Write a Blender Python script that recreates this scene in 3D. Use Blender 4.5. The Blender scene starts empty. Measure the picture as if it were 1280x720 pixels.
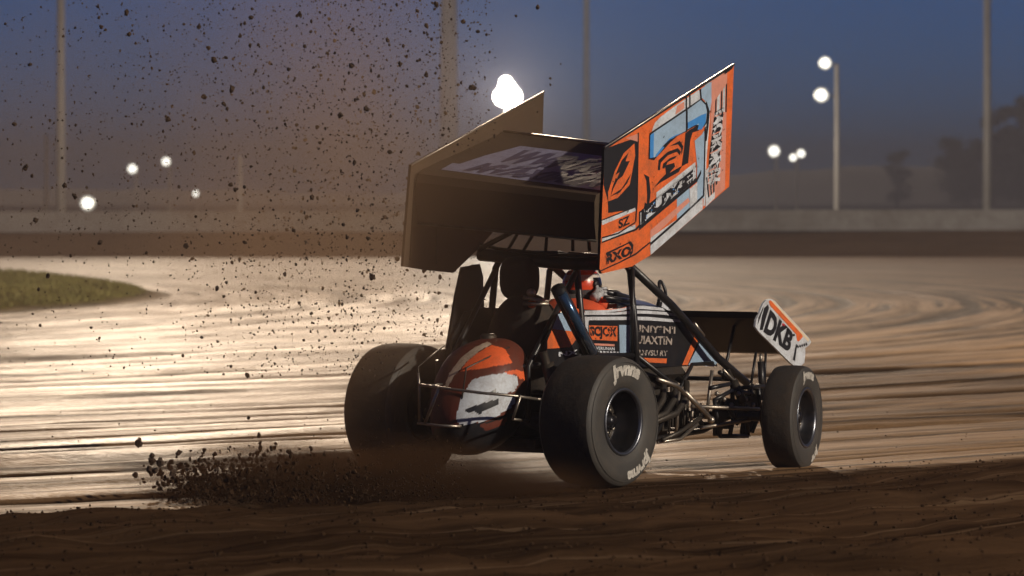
import bpy, bmesh, math, random
import numpy as np
from mathutils import Vector, Matrix

random.seed(7)
rng = np.random.default_rng(7)
sc = bpy.context.scene
COL = sc.collection
R = math.radians

# ------------------------------------------------------------------ camera
EYE = 1.95            # camera height, metres
FPX = 5500.0          # focal length in pixels of a 1280 wide picture
HZ = 245.0            # picture row of the horizon
cam_d = bpy.data.cameras.new('camera')
cam = bpy.data.objects.new('camera', cam_d); COL.objects.link(cam)
cam.location = (0, 0, EYE); cam.rotation_euler = (R(90), 0, 0)
cam_d.sensor_width = 36; cam_d.lens = FPX / 1280 * 36
cam_d.shift_y = -(360 - HZ) / 1280
cam_d.clip_start = 0.5; cam_d.clip_end = 9000
cam_d.dof.use_dof = True; cam_d.dof.focus_distance = 30.3; cam_d.dof.aperture_fstop = 3.4
sc.camera = cam

# ------------------------------------------------------------------ world, sun, exposure
w = bpy.data.worlds.new('World'); sc.world = w; w.use_nodes = True
nt = w.node_tree; bg = nt.nodes['Background']
sky = nt.nodes.new('ShaderNodeTexSky'); sky.sky_type = 'NISHITA'; sky.sun_disc = False
SUN_EL, SUN_AZ = 17.0, -4.0          # degrees; azimuth measured from the view direction to the right
sky.sun_elevation = R(11); sky.sun_rotation = R(SUN_AZ)
sky.air_density = 0.5; sky.dust_density = 0.0; sky.ozone_density = 10.0
nt.links.new(sky.outputs[0], bg.inputs[0]); bg.inputs[1].default_value = 0.024
sun_d = bpy.data.lights.new('sun', 'SUN'); sun_d.energy = 2.3; sun_d.angle = R(0.8); sun_d.color = (1.0, 0.78, 0.56)
sun = bpy.data.objects.new('sun', sun_d); COL.objects.link(sun)
sd = Vector((math.sin(R(SUN_AZ)) * math.cos(R(SUN_EL)), math.cos(R(SUN_AZ)) * math.cos(R(SUN_EL)), math.sin(R(SUN_EL))))
sun.rotation_euler = sd.to_track_quat('Z', 'Y').to_euler(); sun.location = (0, 60, 30)
sc.view_settings.view_transform = 'Standard'; sc.view_settings.look = 'None'
sc.view_settings.exposure = 0.0; sc.view_settings.gamma = 1.0
sc.render.engine = 'CYCLES'
cy = sc.cycles
cy.use_denoising = True; cy.max_bounces = 5; cy.diffuse_bounces = 2; cy.glossy_bounces = 3
cy.transmission_bounces = 3; cy.volume_bounces = 1; cy.transparent_max_bounces = 8
cy.caustics_reflective = False; cy.caustics_refractive = False
cy.volume_step_rate = 1.0; cy.volume_max_steps = 256; cy.sample_clamp_indirect = 4
cy.use_adaptive_sampling = True; cy.adaptive_threshold = 0.02

# ------------------------------------------------------------------ helpers
def tag(o, label=None, cat=None, group=None, kind=None):
    if label: o['label'] = label
    if cat: o['category'] = cat
    if group: o['group'] = group
    if kind: o['kind'] = kind
    return o

def empty(name, loc=(0, 0, 0), rz=0, parent=None):
    o = bpy.data.objects.new(name, None); COL.objects.link(o)
    o.location = loc; o.rotation_euler = (0, 0, rz); o.empty_display_size = .2
    if parent: o.parent = parent
    return o

def mat(name, color, rough=.6, metal=0.0, dirt=0.0, dirt_col=(.10, .065, .038), scale=6, bump=0.0, coat=0.0, emis=None, estr=0, var=0.0, spec=.5):
    m = bpy.data.materials.new(name); m.use_nodes = True
    n = m.node_tree.nodes; l = m.node_tree.links; b = n['Principled BSDF']
    b.inputs['Base Color'].default_value = (*color, 1); b.inputs['Roughness'].default_value = rough
    b.inputs['Metallic'].default_value = metal; b.inputs['Coat Weight'].default_value = coat
    b.inputs['Specular IOR Level'].default_value = spec
    if emis: b.inputs['Emission Color'].default_value = (*emis, 1); b.inputs['Emission Strength'].default_value = estr
    if dirt or bump or var:
        tc = n.new('ShaderNodeTexCoord'); no = n.new('ShaderNodeTexNoise'); no.inputs['Scale'].default_value = scale
        no.inputs['Detail'].default_value = 8; no.inputs['Roughness'].default_value = .65
        l.new(tc.outputs['Object'], no.inputs['Vector'])
        if dirt or var:
            no2 = n.new('ShaderNodeTexNoise'); no2.inputs['Scale'].default_value = scale * 7; no2.inputs['Detail'].default_value = 4
            l.new(tc.outputs['Object'], no2.inputs['Vector'])
            ad = n.new('ShaderNodeMath'); ad.operation = 'MULTIPLY_ADD'; ad.inputs[1].default_value = .45
            l.new(no2.outputs[0], ad.inputs[0]); l.new(no.outputs[0], ad.inputs[2])
            rp = n.new('ShaderNodeMapRange'); rp.inputs[1].default_value = .62; rp.inputs[2].default_value = .95
            rp.inputs[3].default_value = 0; rp.inputs[4].default_value = dirt or var
            l.new(ad.outputs[0], rp.inputs[0])
            mx = n.new('ShaderNodeMix'); mx.data_type = 'RGBA'
            mx.inputs['A'].default_value = (*color, 1)
            mx.inputs['B'].default_value = (*dirt_col, 1)
            l.new(rp.outputs[0], mx.inputs['Factor']); l.new(mx.outputs['Result'], b.inputs['Base Color'])
            r2 = n.new('ShaderNodeMapRange'); r2.inputs[3].default_value = rough; r2.inputs[4].default_value = min(1, rough + .35)
            l.new(rp.outputs[0], r2.inputs[0]); l.new(r2.outputs[0], b.inputs['Roughness'])
        if bump:
            bp = n.new('ShaderNodeBump'); bp.inputs['Strength'].default_value = bump; bp.inputs['Distance'].default_value = .01
            l.new(no.outputs[0], bp.inputs['Height']); l.new(bp.outputs[0], b.inputs['Normal'])
    return m

class MB:
    """collects shapes and links them as ONE mesh object"""
    def __init__(s): s.v = []; s.f = []; s.m = []; s.sm = []; s.mats = []
    def mi(s, m):
        if m not in s.mats: s.mats.append(m)
        return s.mats.index(m)
    def add(s, vs, fs, m, smooth=False):
        o = len(s.v); s.v += [tuple(v) for v in vs]
        k = s.mi(m)
        for f in fs: s.f.append([i + o for i in f]); s.m.append(k); s.sm.append(smooth)
    def box(s, c, d, m, rot=None):
        c = Vector(c); vs = []
        for x in (-.5, .5):
            for y in (-.5, .5):
                for z in (-.5, .5):
                    p = Vector((x * d[0], y * d[1], z * d[2]))
                    if rot is not None: p = rot @ p
                    vs.append(c + p)
        s.add(vs, [(0, 1, 3, 2), (4, 6, 7, 5), (0, 4, 5, 1), (2, 3, 7, 6), (0, 2, 6, 4), (1, 5, 7, 3)], m)
    def tube(s, pts, r, m, n=10, r1=None, closed=False):
        pts = [Vector(p) for p in pts]; N = len(pts); vs = []; fs = []
        up = None
        for i, p in enumerate(pts):
            if closed: t = (pts[(i + 1) % N] - pts[i - 1]).normalized()
            else: t = (pts[min(i + 1, N - 1)] - pts[max(i - 1, 0)]).normalized()
            if up is None: up = t.orthogonal().normalized()
            up = (up - t * up.dot(t))
            up = up.normalized() if up.length > 1e-5 else t.orthogonal().normalized()
            q = t.cross(up); rr = r if r1 is None else r + (r1 - r) * i / max(1, N - 1)
            for k in range(n):
                a = 2 * math.pi * k / n; vs.append(p + (up * math.cos(a) + q * math.sin(a)) * rr)
        for i in range(N if closed else N - 1):
            j = (i + 1) % N
            for k in range(n): fs.append((i * n + k, i * n + (k + 1) % n, j * n + (k + 1) % n, j * n + k))
        if not closed: fs.append(tuple(range(n - 1, -1, -1))); fs.append(tuple((N - 1) * n + k for k in range(n)))
        s.add(vs, fs, m, True)
    def prism(s, poly, off, m, me=None):
        """flat outline extruded by the vector off"""
        n = len(poly); off = Vector(off); a = [Vector(p) for p in poly]; b = [p + off for p in a]
        s.add(a + b, [tuple(range(n)), tuple(range(2 * n - 1, n - 1, -1))], m)
        s.add(a + b, [(i, i + n, (i + 1) % n + n, (i + 1) % n) for i in range(n)], me or m)
    def lathe(s, prof, m, c=(0, 0, 0), axis='Y', n=56, smooth=True):
        vs = []; fs = []; c = Vector(c)
        for r, h in prof:
            for k in range(n):
                a = 2 * math.pi * k / n; x = r * math.cos(a); z = r * math.sin(a)
                vs.append(c + (Vector((x, h, z)) if axis == 'Y' else Vector((x, z, h)) if axis == 'Z' else Vector((h, x, z))))
        for i in range(len(prof) - 1):
            for k in range(n): fs.append((i * n + k, i * n + (k + 1) % n, (i + 1) * n + (k + 1) % n, (i + 1) * n + k))
        s.add(vs, fs, m, smooth)
    def blob(s, c, rad, m, nu=20, nv=12, fn=None, rot=None):
        vs = []; fs = []; c = Vector(c)
        for j in range(nv + 1):
            ph = math.pi * j / nv
            for i in range(nu):
                th = 2 * math.pi * i / nu
                d = Vector((math.sin(ph) * math.cos(th), math.sin(ph) * math.sin(th), math.cos(ph)))
                p = Vector((d.x * rad[0], d.y * rad[1], d.z * rad[2]))
                if fn: p = fn(p, d)
                if rot is not None: p = rot @ p
                vs.append(c + p)
        for j in range(nv):
            for i in range(nu): fs.append((j * nu + i, (j + 1) * nu + i, (j + 1) * nu + (i + 1) % nu, j * nu + (i + 1) % nu))
        s.add(vs, fs, m, True)
    def build(s, name, parent=None, bevel=0):
        me = bpy.data.meshes.new(name); me.from_pydata(s.v, [], s.f)
        for m in s.mats: me.materials.append(m)
        me.polygons.foreach_set('material_index', s.m); me.polygons.foreach_set('use_smooth', s.sm)
        me.update()
        if not any(s.sm) or True:
            pass
        o = bpy.data.objects.new(name, me); COL.objects.link(o)
        if parent: o.parent = parent
        if bevel:
            b = o.modifiers.new('bevel', 'BEVEL'); b.width = bevel; b.segments = 2; b.limit_method = 'ANGLE'; b.angle_limit = R(50)
        return o

def text_shape(body, bold=.02, italic=0):
    cu = bpy.data.curves.new('t', 'FONT'); cu.body = body; cu.offset = bold; cu.shear = italic; cu.resolution_u = 3
    ob = bpy.data.objects.new('t', cu); COL.objects.link(ob)
    dg = bpy.context.evaluated_depsgraph_get(); dg.update()
    me = ob.evaluated_get(dg).to_mesh()
    v = np.array([tuple(x.co)[:2] for x in me.vertices]); f = [tuple(p.vertices) for p in me.polygons]
    ob.evaluated_get(dg).to_mesh_clear(); bpy.data.objects.remove(ob); bpy.data.curves.remove(cu)
    mn = v.min(0); mx = v.max(0); asp = (mx[0] - mn[0]) / (mx[1] - mn[1])
    v = (v - mn) / (mx - mn)
    return v, f, asp

# ------------------------------------------------------------------ from the photograph to the car's own planes
HEAD = R(55)                                            # the car's forward axis from world +X
ORG = Vector((-0.076, 29.985, 0))
CARM = Matrix.Translation(ORG) @ Matrix.Rotation(HEAD, 4, 'Z'); CARI = CARM.inverted()
def on(px, py, n, d):
    """point of the plane n.p=d (car coordinates) seen at the photograph's pixel"""
    c = CARI @ Vector((0, 0, EYE)); e = CARI @ Vector(((px - 640) / FPX * 10, 10, EYE + (HZ - py) / FPX * 10)); v = e - c
    n = Vector(n); return c + v * ((d - n.dot(c)) / n.dot(v))
def onY(px, py, y): return on(px, py, (0, 1, 0), y)
def onX(px, py, x): return on(px, py, (1, 0, 0), x)
def W(px, D, z=0.0): return Vector(((px - 640) / FPX * D, D, z))
def ZH(py, D): return EYE + (HZ - py) / FPX * D

# ------------------------------------------------------------------ ground
CC = np.array([-43.6, 83.3])                            # centre of the bend
R_EDGE = 69.62                                          # loose, darker cushion outside this radius
R_GRASS = 36.6
_lat = {}
def lattice(seed, nx, ny):
    if seed not in _lat: _lat[seed] = np.random.default_rng(seed).random((nx, ny))
    return _lat[seed]
def vnoise(x, y, seed):
    t = lattice(seed, 256, 256); xi = np.floor(x).astype(int); yi = np.floor(y).astype(int)
    fx = x - xi; fy = y - yi; fx = fx * fx * (3 - 2 * fx); fy = fy * fy * (3 - 2 * fy)
    g = lambda i, j: t[i % 256, j % 256]
    return (g(xi, yi) * (1 - fx) + g(xi + 1, yi) * fx) * (1 - fy) + (g(xi, yi + 1) * (1 - fx) + g(xi + 1, yi + 1) * fx) * fy - .5
def sstep(a, b, x):
    t = np.clip((x - a) / (b - a), 0, 1); return t * t * (3 - 2 * t)
def groove_f(x, y):
    dx = x - CC[0]; dy = y - CC[1]; r = np.hypot(dx, dy); s = np.arctan2(dy, dx) * 62.0
    rr = r + vnoise(s / 11, r / 9, 1) * .3
    g = 0
    for per, off, wd, sd in ((1.55, .5, .085, 9), (.93, .3, .055, 19), (2.3, 1.4, .13, 29)):
        g = np.maximum(g, np.exp(-((np.mod(rr + .5 * vnoise(s / 20, r * 0, sd + 1), per) - off) / wd) ** 2) * np.clip(vnoise(np.floor((rr + off) / per) * 1.37, s / 13, sd) * 4 + .55, 0, 1) * (.55 + .9 * np.clip(vnoise(rr / .3, s / .9, sd + 2) + .5, 0, 1)))
    return np.clip(g, 0, 1) * (1 - sstep(R_EDGE - .5, R_EDGE, r)) * sstep(R_GRASS + 1, R_GRASS + 4, r)
def ground_h(x, y):
    dx = x - CC[0]; dy = y - CC[1]; r = np.hypot(dx, dy); s = np.arctan2(dy, dx) * 62.0
    wob = vnoise(s / 11, r / 9, 1) * .3
    rr = r + wob
    h = .060 * vnoise(rr / .9, s / 14, 2) + .06 * vnoise(rr / .36, s / 7, 3) + .014 * vnoise(rr / .14, s / 2.2, 4)
    h += .010 * vnoise(rr / .12, s / .45, 5) + .07 * vnoise(x / 9, y / 9, 6)
    groove = np.exp(-((np.mod(rr + .6 * vnoise(s / 20, r * 0, 8), 1.55) - .5) / .10) ** 2) * np.clip(vnoise(rr / 1.55, s / 16, 9) * 3 + .4, 0, 1)
    h -= .065 * groove_f(x, y)
    cush = sstep(R_EDGE - .35, R_EDGE + .5, r + .35 * vnoise(s / 1.3, r * 0, 10))
    h += cush * (.045 + .06 * vnoise(x / .45, y / .6, 11) + .05 * vnoise(x / .2, y / .3, 12) + .07 * vnoise(x / 1.1, y / 1.6, 15) + .06 * vnoise((r - s * .05) / .5, s / 3.5, 16))
    fade = 1 - .88 * sstep(46, 78, y) - .12 * sstep(90, 135, y)
    # flatten under the car's tyres so that they sit on the clay
    near = np.exp(-(((x - .6) / 2.2) ** 2 + ((y - 30.5) / 3.2) ** 2))
    h *= fade * (1 - .75 * near)
    gr = sstep(R_GRASS + .7, R_GRASS - 1.6, r)
    h = h + gr * (+.27 + .12 * vnoise(x / 1.3, y / 1.3, 13))
    return h
rl = np.concatenate([[0.5, 8, 18, 26, 31], np.arange(34, 58, .16), np.arange(58, 77, .045), np.arange(77, 84, .25), np.arange(84, 130, 2.5), np.geomspace(135, 6000, 18)])
th0 = math.atan2(20 - CC[1], 0 - CC[0])
ds_f = .13 / 62
tl = np.concatenate([np.linspace(-math.pi, -1.35, 40)[:-1], np.arange(-1.35, -.22, ds_f), np.arange(-.22, .9, .004), np.linspace(.9, math.pi, 50)])
tl = tl[:-1]
RR, TT = np.meshgrid(rl, tl, indexing='ij')
X = CC[0] + RR * np.cos(TT); Y = CC[1] + RR * np.sin(TT); Z = ground_h(X, Y)
nr, ntt = RR.shape
co = np.stack([X, Y, Z], -1).reshape(-1, 3)
i = np.arange(nr - 1)[:, None] * ntt; j = np.arange(ntt)[None, :]; j2 = (j + 1) % ntt
quads = np.stack([i + j, i + ntt + j, i + ntt + j2, i + j2], -1).reshape(-1, 4)
me = bpy.data.meshes.new('ground'); me.vertices.add(len(co)); me.vertices.foreach_set('co', co.ravel().astype(np.float32))
me.loops.add(quads.size); me.loops.foreach_set('vertex_index', quads.ravel().astype(np.int32))
me.polygons.add(len(quads)); me.polygons.foreach_set('loop_start', np.arange(0, quads.size, 4, dtype=np.int32))
me.polygons.foreach_set('use_smooth', np.ones(len(quads), dtype=bool))
me.update(calc_edges=True)
uv = me.attributes.new('track', 'FLOAT_VECTOR', 'POINT')
uvd = np.stack([RR + 0, TT * 62.0, groove_f(X, Y)], -1).reshape(-1, 3).astype(np.float32); uv.data.foreach_set('vector', uvd.ravel())
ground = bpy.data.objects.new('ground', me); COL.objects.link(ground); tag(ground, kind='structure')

def ground_mat():
    m = bpy.data.materials.new('clay'); m.use_nodes = True; n = m.node_tree.nodes; l = m.node_tree.links; b = n['Principled BSDF']
    at = n.new('ShaderNodeAttribute'); at.attribute_name = 'track'
    ge = n.new('ShaderNodeNewGeometry')
    def noise(vec, scale, det=5, rough=.6):
        mp = n.new('ShaderNodeVectorMath'); mp.operation = 'MULTIPLY'; mp.inputs[1].default_value = scale if vec is not at.outputs['Vector'] else (scale[0], scale[1], 0)
        l.new(vec, mp.inputs[0]); no = n.new('ShaderNodeTexNoise'); no.inputs['Scale'].default_value = 1
        no.inputs['Detail'].default_value = det; no.inputs['Roughness'].default_value = rough
        l.new(mp.outputs[0], no.inputs['Vector']); return no.outputs[0]
    tr_flat = None
    def mr(x, a, b_, c=0, d=1, smooth=False):
        q = n.new('ShaderNodeMapRange'); q.inputs[1].default_value = a; q.inputs[2].default_value = b_; q.inputs[3].default_value = c; q.inputs[4].default_value = d
        if smooth: q.interpolation_type = 'SMOOTHSTEP'
        l.new(x, q.inputs[0]); return q.outputs[0]
    def mix(f, a, b_):
        q = n.new('ShaderNodeMix'); q.data_type = 'RGBA'
        for k, v in (('A', a), ('B', b_)):
            if isinstance(v, tuple): q.inputs[k].default_value = (*v, 1)
            else: l.new(v, q.inputs[k])
        l.new(f, q.inputs['Factor']); return q.outputs['Result']
    def math_(op, a, b_):
        q = n.new('ShaderNodeMath'); q.operation = op
        for k, v in ((0, a), (1, b_)):
            if isinstance(v, (int, float)): q.inputs[k].default_value = v
            else: l.new(v, q.inputs[k])
        return q.outputs[0]
    tr = at.outputs['Vector']; pos = ge.outputs['Position']
    sep = n.new('ShaderNodeSeparateXYZ'); l.new(tr, sep.inputs[0])
    sp = n.new('ShaderNodeSeparateXYZ'); l.new(pos, sp.inputs[0])
    st1 = noise(tr, (2.2, .10, 1), 6); st2 = noise(tr, (9, .5, 1), 5); fine = noise(pos, (14, 14, 14), 6, .7)
    patch = noise(pos, (.16, .10, .1), 5)
    streak = math_('MULTIPLY_ADD', st2, .45); 
    q = streak.node; l.new(st1, q.inputs[2])
    c = mix(mr(streak, .54, .84), (.052, .026, .011), (.50, .30, .155))
    c = mix(mr(patch, .42, .66, 0, .7), c, (.32, .195, .105))
    c = mix(mr(fine, .35, .75, 0, .35), c, (.10, .065, .04))
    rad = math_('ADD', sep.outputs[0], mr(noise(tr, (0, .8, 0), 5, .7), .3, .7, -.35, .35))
    outer_soil = mr(rad, R_EDGE - .20, R_EDGE + .12, 0, 1, True)  # soil colour turns darker beyond the edge radius
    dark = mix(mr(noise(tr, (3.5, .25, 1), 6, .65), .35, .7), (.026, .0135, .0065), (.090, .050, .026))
    c = mix(mr(sep.outputs[2], .12, .6, 0, .85), c, (.040, .021, .010))
    near_ = mr(sp.outputs[1], 88, 70); outer_soil = math_('MULTIPLY', outer_soil, near_)
    c = mix(mr(noise(tr, (4.2, .07, 1), 5, .55), .55, .62, 0, .88), c, (.042, .023, .011))
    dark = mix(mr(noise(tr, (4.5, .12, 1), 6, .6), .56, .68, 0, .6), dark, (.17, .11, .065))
    c = mix(outer_soil, c, dark)
    gr = mr(sep.outputs[0], R_GRASS + .5, R_GRASS - .3, 0, 1)
    c = mix(gr, c, mix(mr(noise(pos, (2, 1, 2), 5), .35, .65), (.085, .075, .022), (.21, .175, .045)))
    far = mr(sp.outputs[1], 150, 175)
    c = mix(far, c, (.022, .021, .018))
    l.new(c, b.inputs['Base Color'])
    ro = mr(math_('ADD', streak, mr(fine, .3, .7, -.15, .15)), .4, 1.0, .72, .42)
    ro2 = n.new('ShaderNodeMix'); l.new(ro, ro2.inputs['A']); ro2.inputs['B'].default_value = 1.0; l.new(math_('MAXIMUM', outer_soil, gr), ro2.inputs['Factor'])
    l.new(ro2.outputs['Result'], b.inputs['Roughness'])
    b.inputs['Specular IOR Level'].default_value = .5
    # polished oval of clay, its specular raised to shape the glare patch
    oval = n.new('ShaderNodeVectorMath'); oval.operation = 'SUBTRACT'; oval.inputs[1].default_value = (-2.3, 58, 0); l.new(pos, oval.inputs[0])
    oval2 = n.new('ShaderNodeVectorMath'); oval2.operation = 'MULTIPLY'; oval2.inputs[1].default_value = (1 / 4.6, 1 / 30, 0); l.new(oval.outputs[0], oval2.inputs[0])
    ll = n.new('ShaderNodeVectorMath'); ll.operation = 'LENGTH'; l.new(oval2.outputs[0], ll.inputs[0])
    glare_mask = mr(math_('ADD', ll.outputs['Value'], mr(noise(pos, (.35, .12, 1), 4), .3, .7, -.35, .35)), 1.15, .25, 0, 1, True)
    sp2 = n.new('ShaderNodeMix'); l.new(math_('ADD', math_('MULTIPLY', glare_mask, math_('MULTIPLY', mr(streak, .53, .76, .01, 1), math_('MULTIPLY', mr(sep.outputs[2], .15, .6, 1, .03), .135))), math_('MULTIPLY', mr(sp.outputs[1], 145, 120), .009)), sp2.inputs['A']); sp2.inputs['B'].default_value = .0; l.new(math_('MAXIMUM', outer_soil, gr), sp2.inputs['Factor'])
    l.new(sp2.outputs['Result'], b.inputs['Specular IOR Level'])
    bh = math_('ADD', math_('MULTIPLY', noise(tr, (22, 1.6, 1), 6, .7), .5), math_('MULTIPLY', fine, .6))
    bp = n.new('ShaderNodeBump'); bp.inputs['Strength'].default_value = .8; bp.inputs['Distance'].default_value = .012
    bp.inputs['Distance'].default_value = .03; l.new(bh, bp.inputs['Height']); l.new(bp.outputs[0], b.inputs['Normal'])
    return m
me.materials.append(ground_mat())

# grass along the infield edge
gm = mat('grass_blades', (.19, .165, .042), .7, var=.8, dirt_col=(.10, .10, .025), scale=1)
gb = MB(); gv = []; gf = []
for k in range(16000):
    a = rng.uniform(-.45, .75); r = R_GRASS - abs(rng.normal(0, 2.2)) - .1
    x = CC[0] + r * math.cos(a); y = CC[1] + r * math.sin(a)
    if abs(x) > .2 * y + 2 or y < 60: continue
    z = float(ground_h(np.array([x]), np.array([y]))[0]) - .02
    t = rng.uniform(0, math.pi); hh = rng.uniform(.05, .13); ww = rng.uniform(.012, .03)
    o = len(gv); dx, dy = math.cos(t) * ww, math.sin(t) * ww; lx, ly = rng.normal(0, .04, 2)
    gv += [(x - dx, y - dy, z), (x + dx, y + dy, z), (x + lx, y + ly, z + hh)]; gf.append((o, o + 1, o + 2))
gb.add(gv, gf, gm)
tag(gb.build('infield_grass'), 'olive grass covering the infield mound left of the track', 'grass', kind='stuff')

# banked dirt beyond the far edge of the track, with the concrete wall on its crest
bank_m = mat('bank_dirt', (.20, .125, .070), 1.0, dirt=.6, dirt_col=(.12, .075, .042), scale=.25, bump=.6, spec=0)
bb = MB()
prof = [(140, 0.10), (146, .35), (150, .68), (153, .72), (158, .7), (168, -.02)]
xs = np.linspace(-110, 110, 90); vs = []; fs = []
for x in xs:
    for k, (y, z) in enumerate(prof):
        vs.append((x, y + .004 * x * x * .15 + .35 * math.sin(x * .11 + k), z + (.07 * math.sin(x * .23 + k * 1.7) if 0 < k < 3 else 0) + x * .0022 * (k > 0) - (.1 if k in (0, 5) else 0)))
n_ = len(prof)
for a in range(len(xs) - 1):
    for k in range(n_ - 1): fs.append((a * n_ + k, (a + 1) * n_ + k, (a + 1) * n_ + k + 1, a * n_ + k + 1))
bb.add(vs, fs, bank_m, True); tag(bb.build('dirt_bank'), kind='structure')
wall_m = mat('concrete_wall', (.42, .38, .33), .8, dirt=.6, dirt_col=(.16, .12, .09), scale=.5)
wb = MB()
for k in range(55):
    x = -110 + k * 4.0; y = 153.5 + .0006 * (x + 2) ** 2; z0 = .6 + (x + 2) * .0022
    wb.box((x + 1.98, y, z0 + .37), (3.998, .3, .84), wall_m)
    wb.box((x + 1.98, y, z0 + .815), (3.998, .36, .05), wall_m)
tag(wb.build('retaining_wall'), 'low pale concrete wall running along the crest of the far dirt bank', 'wall')

# hills beyond
hm = mat('far_hills', (.03, .032, .035), .9, var=.6, dirt_col=(.02, .026, .02), scale=.02)
hb = MB(); vs = []; fs = []; N = 140
for a in range(N):
    x = -560 + 1120 * a / (N - 1)
    u_ = min(1, max(0, (x - 12) / 70)); u_ = u_ * u_ * (3 - 2 * u_); top = ZH(239 - 33 * u_, 1000) + .5 * math.sin(x * .05) + .35 * math.sin(x * .31 + 2) + .25 * math.sin(x * .9)
    vs += [(x, 940, -.5), (x, 980 + 6 * math.sin(x * .03), top * .8), (x, 1000, top), (x, 1100, top * .9), (x, 1250, -.5)]
for a in range(N - 1):
    for k in range(4): fs.append((a * 5 + k, (a + 1) * 5 + k, (a + 1) * 5 + k + 1, a * 5 + k + 1))
hb.add(vs, fs, hm, True); tag(hb.build('hills'), kind='structure')

# ------------------------------------------------------------------ trees far right
leaf_m = mat('leaves', (.03, .04, .025), .7, var=.8, dirt_col=(.02, .03, .014), scale=.6)
bark_m = mat('bark', (.07, .055, .04), .9, bump=.5, scale=4)
def tree(px, D, h, wd, label, seed, n=9000):
    rg = random.Random(seed); t = empty('tree', W(px, D)); tag(t, label, 'tree', 'trees beyond the far wall')
    tb = MB(); tb.tube([(0, 0, 0), (.1, 0, h * .3), (0, .05, h * .6), (.1, 0, h * .85)], .035 * h, bark_m, 8, r1=.008 * h)
    for k in range(7):
        a = k * 2.4; z = h * (.3 + .07 * k); tb.tube([(0, 0, z), (math.cos(a) * wd * .25, math.sin(a) * wd * .25, z + h * .1), (math.cos(a) * wd * .4, math.sin(a) * wd * .4, z + h * .14)], .014 * h, bark_m, 6, r1=.004 * h)
    tb.build('trunk', t)
    cl = [(rg.gauss(0, .24) * wd, rg.gauss(0, .24) * wd, h * (.14 + .78 * rg.random())) for _ in range(38)]
    cb = MB(); vs = []; fs = []
    for k in range(n):
        c = rg.choice(cl); s = (1.1 - .6 * c[2] / h) * wd * .13
        p = Vector((c[0] + rg.gauss(0, s), c[1] + rg.gauss(0, s), c[2] + rg.gauss(0, s * .8)))
        if p.z > h: continue
        q = Vector((rg.gauss(0, 1), rg.gauss(0, 1), rg.gauss(0, 1))).normalized(); u = q.orthogonal().normalized(); v = q.cross(u); z = rg.uniform(.10, .24) * h / 7
        o = len(vs); vs += [p - u * z, p + v * z * .6, p + u * z, p - v * z * .6]; fs.append((o, o + 1, o + 2, o + 3))
    cb.add(vs, fs, leaf_m); cb.build('crown', t)
tree(1283, 760, ZH(112, 760), 9, 'tall dark tree at the right edge of the picture, highest of the far trees', 1)
tree(1212, 760, ZH(168, 760), 8.6, 'broad low dark tree between the tall right pole and the tallest tree', 2)
tree(1122, 765, ZH(186, 765), 3.6, 'small round dark tree standing alone left of the right hand pole', 3, 3000)

# ------------------------------------------------------------------ poles and floodlights
pole_m = mat('galvanised_steel', (.33, .29, .25), .7, .0, dirt=.5, dirt_col=(.22, .18, .14), scale=1.5)
lamp_m = mat('lamp_glass', (.9, .9, .85), .4, emis=(1, .97, .86), estr=3)
halo_m = mat('lamp_halo', (.8, .8, .75), .3, .5, emis=(1, .95, .82), estr=.7)  # weakly glowing rings that put a soft halo round each lens
halo2_m = mat('lamp_halo_rim', (.8, .8, .75), .3, .5, emis=(1, .92, .78), estr=.22)
cas_m = mat('lamp_housing', (.12, .12, .12), .5, .5)
def light_pole(px, D, h, wpx, label, heads=(), group='tall poles beyond the far wall', name='light_pole', r1=.8):
    """heads: (px, py, radius px) of each floodlight that faces the track"""
    t = empty(name, W(px, D)); tag(t, label, 'light pole', group)
    r = wpx / 2 / FPX * D
    b = MB(); b.tube([(0, 0, 0), (0, 0, h)], r, pole_m, 14, r1=r * r1); b.tube([(0, 0, 0), (0, 0, .35)], r * 1.7, pole_m, 14)
    b.build('pole', t)
    for (hx, hy, hr) in heads:
        z = ZH(hy, D); x = (hx - px) / FPX * D; rr = hr * .78 / FPX * D
        f = MB(); f.tube([(0, 0, z - .1), (x, -rr * 1.0, z + rr * .2)], .04, pole_m, 6)
        f.lathe([(.001, rr * 1.2), (rr * .6, rr * 1.1), (rr * 1.05, 0), (rr * 1.05, -.05)], cas_m, (x, -rr * 1.5, z), n=24)
        hd = f.build('floodlight', t)
        g = MB(); g.lathe([(.001, -rr * .35), (rr * .5, -rr * .3), (rr, -.02), (rr * 1.0, .02)], lamp_m, (x, -rr * 1.5, z), n=24); g.build('lens', hd)
        g = MB(); g.lathe([(rr * 1.0, -.01), (rr * 1.22, -rr * .1), (rr * 1.24, .0)], halo_m, (x, -rr * 1.5, z), n=24); g.lathe([(rr * 1.24, -rr * .1), (rr * 1.45, -rr * .15), (rr * 1.46, .0)], halo2_m, (x, -rr * 1.5, z), n=24); g.build('halo_ring', hd)
    return t
light_pole(76, 214, 12.6, 12, 'tall pale pole at the far left, behind the wall')
light_pole(561, 216, 12.6, 25, 'thick tan pole rising behind the flying dirt, left of the big top wing')
light_pole(733, 218, 12.6, 9, 'thin faint pole above the right side board of the top wing')
light_pole(1234, 214, 12.6, 11, 'tall grey pole near the right edge beside the trees')
light_pole(58, 215, ZH(168, 215), 5, 'faint short pole just left of the tall left pole')
light_pole(300, 215, ZH(195, 215), 6, 'faint short pole right of the small dim floodlight')
light_pole(1046, 200, ZH(80, 200), 7, 'mid height pole carrying two lit floodlights, one above the other', [(1031, 79, 7), (1026, 119, 8)])
light_pole(635, 185, ZH(96, 185), 9, 'pole with one very bright floodlight glaring above the left side board', [(632, 104, 7), (634, 112, 10), (640, 121, 10.5), (629, 121, 10.5)])
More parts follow.
